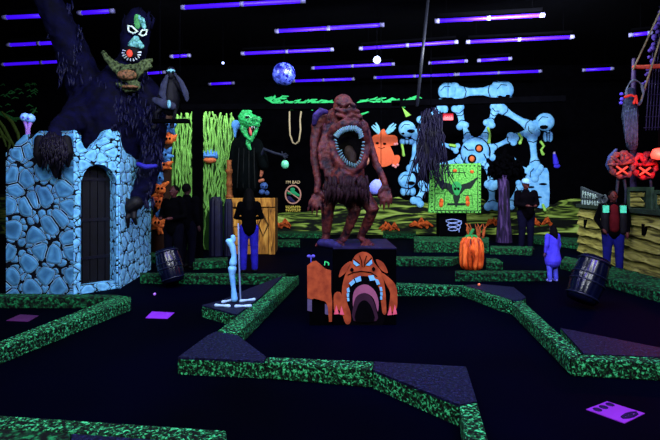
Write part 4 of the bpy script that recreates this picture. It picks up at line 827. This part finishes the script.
# ------------------------------------------------------------------ tall pumpkin
c = Gd(475, 271.5); c.y += .24; t = thing('tall_pumpkin', c, 'tall ribbed orange pumpkin with green stem', 'pumpkin')
hp = P(0, 236, c.y).z; n = 11; seg = n*8; prof = [(.60, 0), (.84, .04), (.95, .15), (1, .35), (1, .6), (.93, .8), (.74, .93), (.4, .985), (.12, .95)]
vs = []; wr = .245
for r_, z in prof:
    for k in range(seg):
        a_ = 2*PI*k/seg; g = 1-.17*(1-abs(math.sin(a_*n/2)))**1.3*1.25; vs.append((c.x+wr*r_*g*math.cos(a_), c.y+wr*r_*g*math.sin(a_), z*hp*(1 if r_ > .5 else 1)))
mb = MB(); N = len(prof); mb.add(vs, [(i*seg+k, i*seg+(k+1) % seg, (i+1)*seg+(k+1) % seg, (i+1)*seg+k) for i in range(N-1) for k in range(seg)]+[tuple(range(seg))[::-1], tuple(range((N-1)*seg, N*seg))], True)
mb.build('ribbed_body', streaks('pumpkin_skin', [(60, 14, 4), (196, 70, 22), (250, 118, 50)], (9, 9, 3), (.34, .48, .66), .5, 4, .8, .3), t)
MB().tube([Vector((c.x, c.y, hp*.93)), Vector((c.x-.02, c.y, hp+.04)), Vector((c.x+.03, c.y, hp+.12))], [.06, .035, .03], 10).build('stem', mat('stem_green', (40, 130, 66)), t)
mb = MB()
for k in range(7): a_ = 2*PI*k/7; mb.tube([Vector((c.x, c.y, hp)), Vector((c.x+.09*math.cos(a_), c.y+.09*math.sin(a_), hp+.0)), Vector((c.x+.16*math.cos(a_), c.y+.16*math.sin(a_), hp-.06))], [.03, .025, .01], 7)
mb.build('stem_leaves', mat('stem_green', (40, 130, 66)), t)
mb = MB()
for k in range(12):
    x = R.uniform(466, 486); mb.tube([P(x, 236+R.uniform(-2, 2), c.y+.2), P(x+R.uniform(-2, 2), 230, c.y+.2), P(x+R.uniform(-4, 4), 223+R.uniform(0, 5), c.y+.2)], [.02, .016, .006], 6)
mb.build('curly_vines', mat('vine_orange', (170, 84, 40), var=.5), t)

# spooky tree
c = P(504, 236, 14.6); c.z = 0; t = thing('purple_tree', c, 'black leaved tree with a purple streaked trunk left of the capped person', 'tree')
MB().tube([c, P(504, 215, 14.6), P(504, 196, 14.6), P(503, 178, 14.6)], [.24, .18, .16, .18], 14).build('trunk', streaks('purple_bark', [(8, 4, 16), (34, 20, 58), (76, 54, 104)], (14, 14, 2), (.36, .52, .7), .8, 4, 1, .5), t, disp=.04, dscale=.1)
mb = MB()
for pts in ([(503, 180), (495, 168), (488, 160)], [(503, 180), (504, 162), (505, 150)], [(505, 180), (514, 168), (523, 163)]): mb.tube([P(x, y, 14.6) for x, y in pts], [.15, .1, .06], 8)
mb.build('branches', M_black, t)
mb = MB()
for k in range(150):
    a_ = R.uniform(PI, 2*PI); q = R.uniform(.2, 1); x = 505+17*q*math.cos(a_); y = 171+19*q*math.sin(a_)*.9
    mb.tube([P(x, y, 14.6+R.uniform(-.4, .4)), P(x+R.uniform(-3, 3), y+3, 14.6+R.uniform(-.4, .4)), P(x+R.uniform(-4, 4), y+8, 14.6+R.uniform(-.4, .4))], [.05, .06, .01], 5, False)
mb.build('leaves', M_black, t)

# ------------------------------------------------------------------ leaning barrels
def barrel(base, top, r, label):
    t = thing('leaning_barrel', base, label, 'barrel', 'dark leaning barrels')
    ax = top-base; L_ = ax.length; rot = ax.to_track_quat('Z', 'Y').to_matrix(); n = 14; seg = n*5; vs = []
    prof = [(0, .86), (.12, .95), (.3, 1.02), (.5, 1.06), (.7, 1.02), (.88, .95), (1, .86), (.985, .8), (.95, .78)]
    for u, q in prof:
        for k in range(seg):
            a_ = 2*PI*k/seg; g = 1-.05*(abs(math.cos(a_*n/2)) > .93); vs.append(base+rot @ Vector((r*q*g*math.cos(a_), r*q*g*math.sin(a_), L_*u)))
    N = len(prof); mb = MB().add(vs, [(i*seg+k, i*seg+(k+1) % seg, (i+1)*seg+(k+1) % seg, (i+1)*seg+k) for i in range(N-1) for k in range(seg)]+[tuple(range(seg))[::-1], tuple(range((N-1)*seg, N*seg))], True)
    mb.build('staves', mat('navy_barrel', (4, 7, 30), .25, .7, .4, 8), t)
    for u in (.1, .42, .58, .92):
        q = .93+.13*(1-abs(u-.5)*2)
        pts = [base+rot @ Vector((r*q*1.015*math.cos(2*PI*k/28), r*q*1.015*math.sin(2*PI*k/28), L_*u)) for k in range(29)]
        MB().tube(pts, .012, 6, False).build('hoop', mat('barrel_hoop', (14, 17, 42), .35, .5), t)
b0 = Gd(588, 313); b0 = b0+Vector((0.02, .22, .11)); barrel(b0, b0+Vector((.27, .12, .55)), .205, 'dark navy barrel leaning right in front of the wooden hull')
b0 = Gd(170, 290); b0 = b0+Vector((0, .2, .09)); barrel(b0, b0+Vector((-.17, .1, .52)), .19, 'dark navy barrel leaning left beside the castle side wall')

# ------------------------------------------------------------------ ship hull at right
HA = (6.16, 11.75); HB = (5.30, 6.6)
hd = Vector((HB[0]-HA[0], HB[1]-HA[1], 0)); hl = hd.length; hd.normalize(); hn = Vector((-hd.y, hd.x, 0)); hn = -hn if hn.x > 0 else hn
t = thing('wooden_hull', (5.8, 9.5, 0), 'long pale yellow plank hull wall on the right with wavy board edges', 'ship hull')
A3 = Vector((HA[0], HA[1], 0)); M_pl = streaks('yellow_plank', [(54, 50, 22), (122, 116, 54), (158, 152, 84)], (1.5, 1.5, 16), (.32, .5, .7), .75, 4, 1.0, .2)
MB().slab([A3, A3+hd*hl, A3+hd*hl+Vector((0, 0, 1.18)), A3+Vector((0, 0, 1.18))], -hn*.35).build('hull_core', mat('hull_dark', (16, 14, 10)), t)
for k in range(5):
    zt_ = 1.18-k*.215; lo = zt_-.225; nn = 26; vs = []
    for i in range(nn+1):
        u = i/nn*hl; wv = .018*math.sin(u*4+k*2)+.012*math.sin(u*9+k); base = A3+hd*u
        bot = max(lo+wv, .02)
        vs += [base+hn*.01+Vector((0, 0, zt_)), base+hn*.075+Vector((0, 0, bot)), base+hn*.0+Vector((0, 0, bot))]
    fs = []
    for i in range(nn):
        a_ = i*3; fs += [(a_, a_+3, a_+4, a_+1), (a_+1, a_+4, a_+5, a_+2)]
    fs += [(0, 1, 2), (nn*3, nn*3+2, nn*3+1)]
    MB().add(vs, fs).build('lap_board', M_pl, t)
for u, z in ((.55, .8), (2.1, .85), (3.4, .9)): p = A3+hd*u+hn*.06; MB().box((p.x, p.y, z), (.05, .08, .2)).build('board_slot', M_black, t)
# rail
MB().slab([A3+Vector((0, 0, 1.18)), A3+hd*hl+Vector((0, 0, 1.18)), A3+hd*hl+Vector((0, 0, 1.26)), A3+Vector((0, 0, 1.26))], hn*.1).build('rail', mat('rail_green', (38, 50, 40), var=.5), t)
# name board
def hp_(px, py, off=.05):
    a = A3+hn*off; return onplane(px, py, (a.x, a.y), (a.x+hd.x, a.y+hd.y))
t = thing('name_board', hp_(592, 205), 'grey name board with tall pale worn letters on top of the hull corner', 'sign')
MB().slab([hp_(580.5, 186.5), hp_(588, 190), hp_(596, 193), hp_(603, 196), hp_(604, 206.5), hp_(581, 206)], -hn*.05).build('board', mat('slate_board', (52, 60, 66), var=.5), t)
mb = MB()
for row, x0_, n in ((194.6, 583, 6), (204, 582.5, 7)):
    for k in range(n):
        x = x0_+k*2.5; hh = 3.2 if row < 200 else 3.4; dy = k*.55 if row < 200 else k*.15
        mb.tube([hp_(x, row-hh+dy*1.3, .06), hp_(x, row+hh+dy*.3, .06)], .018, 5); mb.tube([hp_(x, row+R.choice([-2, 0, 2])+dy, .06), hp_(x+1.5, row+R.choice([-2, 0, 2])+dy, .06)], .014, 5)
mb.build('lettering', mat('worn_letter', (120, 140, 136), var=.5), t)
MB().tube([hp_(603, 203, .06), hp_(601, 198, .06), hp_(605, 195, .06), hp_(607.5, 199, .06), hp_(605, 204, .06)], .02, 6).build('scroll', mat('slate_board', (52, 60, 66)), t)
# cabin window frames on hull top
def frame(lbl, xa, xb, ya, yb__):
    t = thing('cabin_frame', hp_((xa+xb)/2, yb__, -.05), lbl, 'window frame')
    q = lambda x, y, o=-.05: hp_(x, y, o)
    MB().slab([q(xa, ya), q(xb, ya), q(xb, yb__), q(xa, yb__)], -hn*.05).build('back_panel', mat('dark_green_board', (20, 34, 26)), t)
    for r_ in ([(xa, ya), (xb, ya), (xb, ya+4), (xa, ya+4)], [(xa, yb__-3), (xb, yb__-3), (xb, yb__), (xa, yb__)], [(xb-5, ya+4), (xb, ya+4), (xb, yb__-3), (xb-5, yb__-3)], [(xa, ya+4), (xa+2, ya+4), (xa+2, yb__-3), (xa, yb__-3)]): MB().slab([q(x, y, .0) for x, y in r_], -hn*.05).build('frame_board', mat('frame_green', (44, 64, 46), var=.5, scale=8), t)
    for k in range(4):
        y = ya+5.5+k*5; 
        if y+4 < yb__-3: MB().slab([q(xa+3, y, -.02), q(xb-7 if k != 1 else xb-12, y, -.02), q(xb-8, y+4, -.02), q(xa+3, y+4, -.02)], -hn*.02).build('yellow_slat', M_pl, t)
frame('dark green framed cabin window over the hull behind the vest person', 627, 651, 187, 211)
frame('pale yellow cabin panel cut off by the right edge', 654, 680, 190, 212)
# mast, yard, ropes
Ym = 9.6; M_rope = mat('rigging_rope', (120, 116, 92), var=.5); M_mast = mat('mast_violet', (40, 26, 66), .6, .3, .6, 4)
t = thing('ship_mast', (P(634, 0, Ym).x, Ym, 0), 'thin violet mast rising behind the red skull faces on the right', 'mast')
m0 = P(634, 0, Ym); MB().tube([Vector((m0.x, Ym, 0)), P(633, 120, Ym), P(634, 60, Ym)], [.07, .055, .04], 10).build('pole', M_mast, t)
tag(MB().tube([P(634, 67, Ym-.1), P(648, 67, Ym-.1), P(675, 65, Ym-.1)], [.035, .045, .04], 8).build('yard_arm', mat('yard_red', (176, 70, 54), var=.5)), 'short red orange yard arm at the right edge under the ropes', 'spar')
for a, b_, lb in (((633, 70), (663, 5), 'long pale rigging rope, left one of the two slanting at upper right'), ((640, 104), (668, 14), 'thinner dim rigging rope, right one of the two slanting at upper right')):
    pa_ = P(a[0], a[1], Ym-.15); pb_ = P(b_[0], b_[1], Ym-.5); dd = (pb_-pa_)/(pb_.z-pa_.z); pb_ = pa_+dd*(ZC-pa_.z)
    tag(MB().tube([pa_, pb_], .018, 6, False).build('rigging_rope', M_rope), lb, 'rope')
# violet studded sail edge
mb = MB()
for k in range(20): mb.ell(P(644+k*.9+R.uniform(-3, 3), 88-k*4+R.uniform(-2, 2), Ym+.2), R.uniform(.03, .06), seg=8, rings=6)
pA = P(646, 100, Ym+.25); 
t = thing('violet_netting', pA, 'dim violet netting hanging at the right edge behind the ropes', 'netting')
mb.build('knots', mat('violet_knot', (52, 36, 110), var=.5), t)
mb = MB()
for k in range(10): mb.tube([P(646+k*3, 130, Ym+.25), P(650+k*3, 70, Ym+.25), P(662+k*3, 0, Ym+.25), P(668+k*3, -40, Ym+.25)], .012, 5)
for k in range(14): mb.tube([P(644+k*1.4, 128-k*11, Ym+.25), P(690, 126-k*11, Ym+.25)], .01, 5)
mb.build('mesh', mat('dim_violet', (22, 14, 48), var=.4), t)
# lookout skeleton
Y = Ym-.2; t = thing('hooded_skeleton', P(631, 130, Y), 'grey blue hooded skeleton figure hanging high at the mast with a red ribbon', 'skeleton')
mb = MB(); PT(mb, [(630, 102, 0, 6), (630, 115, 0, 7.5), (631, 130, 0, 6.5), (632, 146, 0, 5)], Y); PT(mb, [(630, 92, 0, 4.6), (630, 97, -.02, 3.6)], Y); mb.build('robe', mat('slate_robe', (34, 42, 66), .7, .2, .6, 22), t, voxel=.018, smooth=1, disp=.04, dscale=.05)
MB().tube([P(635+8.5*math.cos(a_*PI/14), 93-12.5*math.sin(a_*PI/14)*1, Y-.05) for a_ in range(-5, 19)], [.02+.012*math.sin(a_) for a_ in range(-5, 19)], 8).build('hoop', mat('grey_hoop', (84, 92, 112), var=.6), t)
MB().tube([P(625, 97, Y-.2), P(631, 95, Y-.22), P(636, 97, Y-.2), P(634, 103, Y-.2)], .024, 8).tube([P(636, 96, Y-.2), P(637, 103, Y-.2)], .02).build('ribbon', mat('red_ribbon', (206, 52, 40)), t)
MB().ell(P(621.5, 94, Y-.1), (.035, .03, .03)).ell(P(622, 99, Y-.1), (.04, .03, .035)).ell(P(621, 103, Y-.1), (.035, .03, .03)).build('violet_glow_tag', mat('violet_tag', (84, 72, 220)), t)
mb = MB(); 
for k in range(9): mb.tube([P(624+k*1.5, 108+R.uniform(0, 5), Y-.17), P(625+k*1.5, 125, Y-.19), P(626+k*1.4, 142+R.uniform(0, 6), Y-.12)], [.012, .016, .006], 5)
mb.build('rags', mat('rag_blue_grey', (66, 78, 104), var=.5), t)
# red X faces
def xface(cx, cy, r, Y, col, col2, lb):
    t = thing('cross_eyed_face', P(cx, cy, Y), lb, 'carved face', 'round carved faces with crossed bars')
    m1 = mat('face_%d' % col[0], col, .6, .3, 0, 16, col2=col2); s = Y/F
    MB().tube([P(cx+r*math.cos(a_*PI/12), cy+r*1.1*math.sin(a_*PI/12), Y) for a_ in range(25)], [(2.2+1.2*math.sin(a_*2.1))*s for a_ in range(25)], 8).build('rim', m1, t, disp=.05, dscale=.05)
    MB().ell(P(cx, cy, Y+.12), (r*s, .08, r*1.05*s)).build('face', mat('face_dark', (22, 6, 14)), t)
    for a, b_ in (((-5, 4), (5, 11)), ((5, 4), (-5, 11))): MB().tube([P(cx+a[0], cy+a[1]-2, Y-.05), P(cx+b_[0], cy+b_[1]-2, Y-.06)], .022, 7).build('bar', mat('bar_orange', (226, 96, 70)), t)
    mb = MB()
    for k in range(9): a_ = R.uniform(PI, 2*PI); mb.tube([P(cx, cy-1, Y), P(cx+r*.9*math.cos(a_), cy+r*.9*math.sin(a_), Y-.05), P(cx+r*1.3*math.cos(a_), cy+r*1.2*math.sin(a_), Y)], [.03, .035, .012], 6)
    mb.build('hair_curls', m1, t)
xface(622, 165, 11, 9.3, (132, 60, 50), (40, 26, 50), 'rusty round carved face with an orange cross, left one under the mast')
xface(645, 166, 11, 9.3, (172, 30, 34), (60, 12, 30), 'bright red round carved face beside the red lamp, right of the mast')
t = thing('skull_lantern_bracket', P(612, 165, 9.4), 'small blue grey claw shaped bracket left of the rusty carved face', 'ornament')
MB().tube([P(612, 172, 9.4), P(609, 165, 9.4), P(611, 157, 9.4), (P(616, 150, 9.4))], [.05, .07, .06, .03], 8).ell(P(611, 163, 9.35), (.07, .05, .08)).build('claw', mat('grey_blue_claw', (50, 62, 110), var=.6, scale=20), t)
for pts, lb in (([(618, 178), (617, 190), (615, 206)], 'leftmost thin grey stick under the rusty carved face'), ([(624, 178), (626, 192), (625, 206)], 'second thin grey stick under the rusty carved face'), ([(650, 178), (651, 184), (651, 188)], 'thin grey stick under the bright red carved face')):
    tag(MB().tube([P(x, y, 9.35) for x, y in pts], [.03, .025, .02], 7).build('support_stick', mat('leg_grey', (40, 44, 58), var=.5)), lb, 'stick')
c = P(659, 155, 9.0); t = thing('red_lamp', c, 'glowing red lamp at the right edge beside the carved face', 'lamp')
MB().lathe(c-Vector((0, 0, .09)), [(.02, 0), (.12, .03), (.14, .1), (.1, .2), (.03, .22)], 16).build('lamp_glass', glow('red_glass', (255, 76, 60), 1.6), t)
MB().tube([c+Vector((0, 0, .12)), c+Vector((0, 0, .5))], .015, 6).build('bracket', M_black, t)
ld = bpy.data.lights.new('red_lamp_light', 'POINT'); ld.energy = 45; ld.color = (1, .09, .06); ld.shadow_soft_size = .05; lo_ = bpy.data.objects.new('red_lamp_light', ld); COL.objects.link(lo_); lo_.location = c+Vector((-.15, -.32, 0))

# ------------------------------------------------------------------ people
def person(px, Yp, H, rotz, label, cols, arms='down', long_hair=False, cap=False, dress=False, vest=False, feetz=0.0, girth=1.0):
    base = Vector(((px-CX)*Yp/F, Yp, feetz)); t = thing('person', base, label, 'person'); t.rotation_euler.z = rotz
    w0 = tuple(t['_w']); t['_w'] = (0, 0, 0); s = H/1.75
    V = lambda x, y, z: Vector((x*s, y*s, z*s))
    g = girth
    J = dict(hipL=V(-.10, 0, .92), hipR=V(.10, 0, .92), kneeL=V(-.11, -.02, .50), kneeR=V(.11, -.02, .50), ankL=V(-.12, .02, .09), ankR=V(.12, .02, .09),
             shL=V(-.19*g, 0, 1.42), shR=V(.19*g, 0, 1.42))
    if arms == 'front': J.update(elL=V(-.27, -.03, 1.14), elR=V(.27, -.03, 1.14), wrL=V(-.13, -.24, 1.12), wrR=V(.13, -.24, 1.12))
    elif arms == 'hip': J.update(elL=V(-.30, .02, 1.16), elR=V(.27, .0, 1.14), wrL=V(-.2, -.12, .96), wrR=V(.24, -.1, .9))
    else: J.update(elL=V(-.25, .02, 1.14), elR=V(.25, .02, 1.14), wrL=V(-.25, -.05, .9), wrR=V(.25, -.05, .9))
    sk = mat('skin_'+str(cols['skin']), cols['skin'], .6, .3, .15)
    mb = MB()
    mb.tube([V(0, .01, .95), V(0, .01, 1.15), V(0, .01, 1.35), V(0, .01, 1.45)], [.13*s*g, .12*s*g, .14*s*g, .07*s], 14)
    mb.tube([V(0, .01, 1.42), V(0, 0, 1.55)], .055*s, 10)
    mb.ell(V(0, -.005, 1.64), (.075*s, .095*s, .115*s)); mb.tube([V(0, -.05, 1.575), V(0, -.075, 1.57)], [.045*s, .03*s])
    mb.tube([V(0, -.095, 1.655), V(0, -.12, 1.625)], [.01*s, .016*s], 8)
    for k in (-1, 1): mb.ell(V(k*.078, 0, 1.635), (.012*s, .02*s, .03*s))
    for q in 'LR':
        mb.tube([J['sh'+q], J['el'+q], J['wr'+q]], [.055*s, .04*s, .028*s], 10); mb.tube([J['hip'+q], J['knee'+q], J['ank'+q]], [.09*s, .06*s, .04*s], 10)
        d = (J['wr'+q]-J['el'+q]).normalized(); hc = J['wr'+q]+d*.05*s; sd = -1 if q == 'L' else 1; lat = Vector((0, 1, 0)) if abs(d.y) < .8 else Vector((1, 0, 0))
        mb.tube([J['wr'+q], hc, hc+d*.03*s], [.026*s, .036*s, .034*s], 8)
        for k, ln in enumerate((.062, .075, .07, .052)):
            r0 = hc+d*.03*s+lat*(k-1.5)*.02*s; mb.tube([r0, r0+d*ln*.55*s, r0+d*ln*s+Vector((-sd*.012*s, 0, 0))], [.0095*s, .009*s, .007*s], 6)
        r0 = hc-lat*.03*s; mb.tube([r0, r0+d*.03*s-lat*.02*s, r0+d*.055*s-lat*.022*s], [.012*s, .0105*s, .009*s], 6)
    mb.build('body', sk, t, voxel=.011 if H > 1.3 else .008, smooth=1)
    for k in (-1, 1): MB().ell(V(k*.032, -.088, 1.655), (.012*s, .008*s, .009*s), seg=8, rings=6).build('eye', M_out, t)
    MB().tube([V(-.022, -.098, 1.588), V(0, -.103, 1.585), V(.022, -.098, 1.588)], .006*s, 6).build('mouth', mat('lip', (90, 30, 34)), t)
    top = MB(); zb_ = .86 if not dress else .45
    if dress: top.tube([V(0, .01, .66), V(0, .01, .82), V(0, .01, 1.1), V(0, .01, 1.36), V(0, .01, 1.44)], [.25*s, .22*s, .18*s, .17*s, .1*s], 18)
    else: top.tube([V(0, .01, .92), V(0, .01, 1.1), V(0, .01, 1.34), V(0, .01, 1.45)], [.18*s*g, .17*s*g, .185*s*g, .1*s], 18)
    for q in 'LR':
        e_ = J['el'+q].lerp(J['wr'+q], .88); top.tube([J['sh'+q], J['el'+q], e_], [.085*s*g, .065*s*g, .05*s*g], 12)
    top.build('dress' if dress else 'jacket', mat('cloth_'+str(cols['top']), cols['top'], .95, .03, .35, 8), t, voxel=.02 if H > 1.3 else .014, smooth=3, disp=.015, dscale=.1)
    pn = MB()
    for q in 'LR': pn.tube([J['hip'+q], J['knee'+q], J['ank'+q]+V(0, 0, .0)], [.12*s*g, .085*s, .07*s], 12)
    pn.ell(V(0, .01, .94), (.17*s*g, .13*s*g, .1*s))
    pn.build('trousers', mat('cloth_'+str(cols['legs']), cols['legs'], .95, .05, .35, 8), t, voxel=.018 if H > 1.3 else .014, smooth=2)
    for q in 'LR':
        a = J['ank'+q]; MB().tube([a+V(0, .02, -.045), a+V(0, -.07, -.05), a+V(0, -.15, -.055)], [.045*s, .045*s, .034*s], 10).build('shoe', mat('shoe_'+str(cols.get('shoe', (10, 10, 14))), cols.get('shoe', (10, 10, 14))), t)
    hr = MB(); hr.ell(V(0, .022, 1.668), (.088*s, .1*s, .1*s))
    if long_hair:
        hr.tube([V(0, .06, 1.64), V(0, .09, 1.5), V(0, .11, 1.32)], [.085*s, .1*s, .07*s], 12)
        for k in (-1, 1): hr.tube([V(k*.07, .02, 1.66), V(k*.095, .02, 1.52), V(k*.11, .0, 1.36)], [.03*s, .04*s, .03*s], 8)
    hr.build('hair', mat('hair_'+str(cols.get('hair', (7, 6, 8))), cols.get('hair', (3, 3, 4)), .8, .08), t, voxel=.012, smooth=1)
    if cap:
        cp = MB(); cp.lathe(V(0, .01, 1.69), [(.1*s, -.02*s), (.105*s, .02*s), (.09*s, .075*s), (.05*s, .105*s), (.01, .11*s)], 18); cp.build('cap', mat('cap_blue', (110, 150, 200)), t)
        MB().tube([V(-.06, -.09, 1.68), V(0, -.17, 1.672), V(.06, -.09, 1.68)], .016*s, 8).build('cap_brim', mat('cap_blue', (110, 150, 200)), t)
    if vest:
        for k in (-1, 1): MB().box(V(k*.155, -.13, 1.38), (.11*s, .07*s, .15*s), (0, 0, 0)).build('mint_patch', mat('mint_patch', (84, 226, 170)), t)
        vs_ = MB()
        for k in (-1, 1): vs_.tube([V(k*.15, -.06, 1.4), V(k*.16, -.09, 1.2), V(k*.16, -.07, .92)], [.08*s, .085*s, .08*s], 10)
        MB().tube([V(0, -.10, 1.40), V(0, -.125, 1.2), V(0, -.12, .98)], [.08*s, .095*s, .09*s], 12).build('shirt', mat('maroon_shirt', (74, 14, 20), .9, .05, .3), t)
        vs_.build('vest', mat('black_vest', (10, 8, 14)), t, voxel=.02, smooth=1)
    t['_w'] = w0; return t
person(249, 9.3, 1.62, PI+.2, 'person in a black hooded jacket and blue violet jeans facing the crate', dict(skin=(120, 70, 60), top=(2, 2, 4), legs=(34, 30, 150)), arms='front', long_hair=True, girth=.9)
person(174, 9.1, 1.68, -.3, 'person in black with a dim reddish face, left one of the close pair', dict(skin=(58, 24, 26), top=(2, 2, 4), legs=(3, 3, 12)), arms='front')
person(187, 9.75, 1.72, PI-.4, 'person in black seen from behind, right one of the close pair', dict(skin=(40, 20, 24), top=(2, 2, 5), legs=(3, 3, 13)), arms='down', girth=1.1)
person(526, 12.7, 1.86, .1, 'person in a black jacket wearing a pale blue cap', dict(skin=(60, 24, 26), top=(3, 2, 5), legs=(8, 7, 28)), arms='front', cap=True, girth=1.1)
person(552.5, 8.35, 0.98, PI+.35, 'small child in a glowing blue violet dress and trousers', dict(skin=(90, 60, 90), top=(76, 66, 226), legs=(86, 90, 226), shoe=(140, 140, 240), hair=(5, 4, 9)), long_hair=True, dress=True)
person(613, 8.95, 1.58, -.35, 'person in a maroon shirt and black vest with mint shoulder patches beside the hull', dict(skin=(70, 30, 30), top=(3, 3, 5), legs=(20, 22, 92)), arms='hip', vest=True)

# ------------------------------------------------------------------ floor cards and balls
M_card = mat('violet_card', (128, 42, 196), .5, .3, .1, 2); M_cd = mat('violet_card_dim', (70, 24, 72), .5, .3, .3, 2); M_mk = mat('card_mark', (26, 4, 60))
def card(pts, m, label, marks=False):
    c = sum((Gd(x, y) for x, y in pts), Vector((0, 0, 0)))/len(pts); t = thing('hole_card', c, label, 'floor card')
    MB().slab([Gd(x, y)+Vector((0, 0, .006)) for x, y in pts], (0, 0, -.005)).build('card', m, t)
    return t
card([(145.5, 318.3), (152, 311.8), (174.5, 313), (167.5, 319)], M_card, 'bright violet card lying on the floor right of the castle')
card([(6, 321), (20, 314.8), (39, 316), (28, 322)], M_cd, 'dim plum card lying on the floor in front of the castle front')
t = card([(586, 410), (607, 402), (645, 414), (624.5, 424)], mat('violet_card_big', (124, 38, 170), .5, .3, .15, 3), 'large violet card with three dots and a loop lying at lower right')
for zx, zy in ((165, 118), (222, 95), (283, 70)):
    c = Gd(580+zx/9.43, 398+zy/9.43); MB().lathe(c+Vector((0, 0, .006)), [(.03, 0), (.03, .003)], 16).build('dot', M_mk, t)
q = [Gd(580+x/9.43, 398+y/9.43)+Vector((0, 0, .008)) for x, y in ((395, 190), (430, 165), (480, 150), (535, 148), (540, 160), (500, 185), (450, 198), (405, 200), (395, 190))]
MB().tube(q, .009, 6, False).build('loop', M_mk, t); MB().tube([Gd(580+x/9.43, 398+y/9.43)+Vector((0, 0, .008)) for x, y in ((440, 178), (460, 182), (490, 165))], .008, 6).build('loop', M_mk, t)
for px, py, z, m, lb in ((154.5, 295.5, 0, mat('ball_violet', (190, 120, 240), .3, .5), 'tiny pale violet golf ball on the floor by the leaning barrel'), (479, 286, HC, mat('ball_orange', (255, 130, 90), .3, .5), 'tiny orange golf ball on the slab in front of the tall pumpkin')):
    c = Gd(px, py, z); tag(MB().ell(c+Vector((0, 0, .0213)), .0213).build('golf_ball', m), lb, 'golf ball')

for o in list(bpy.data.objects):
    if '_w' in o: del o['_w']
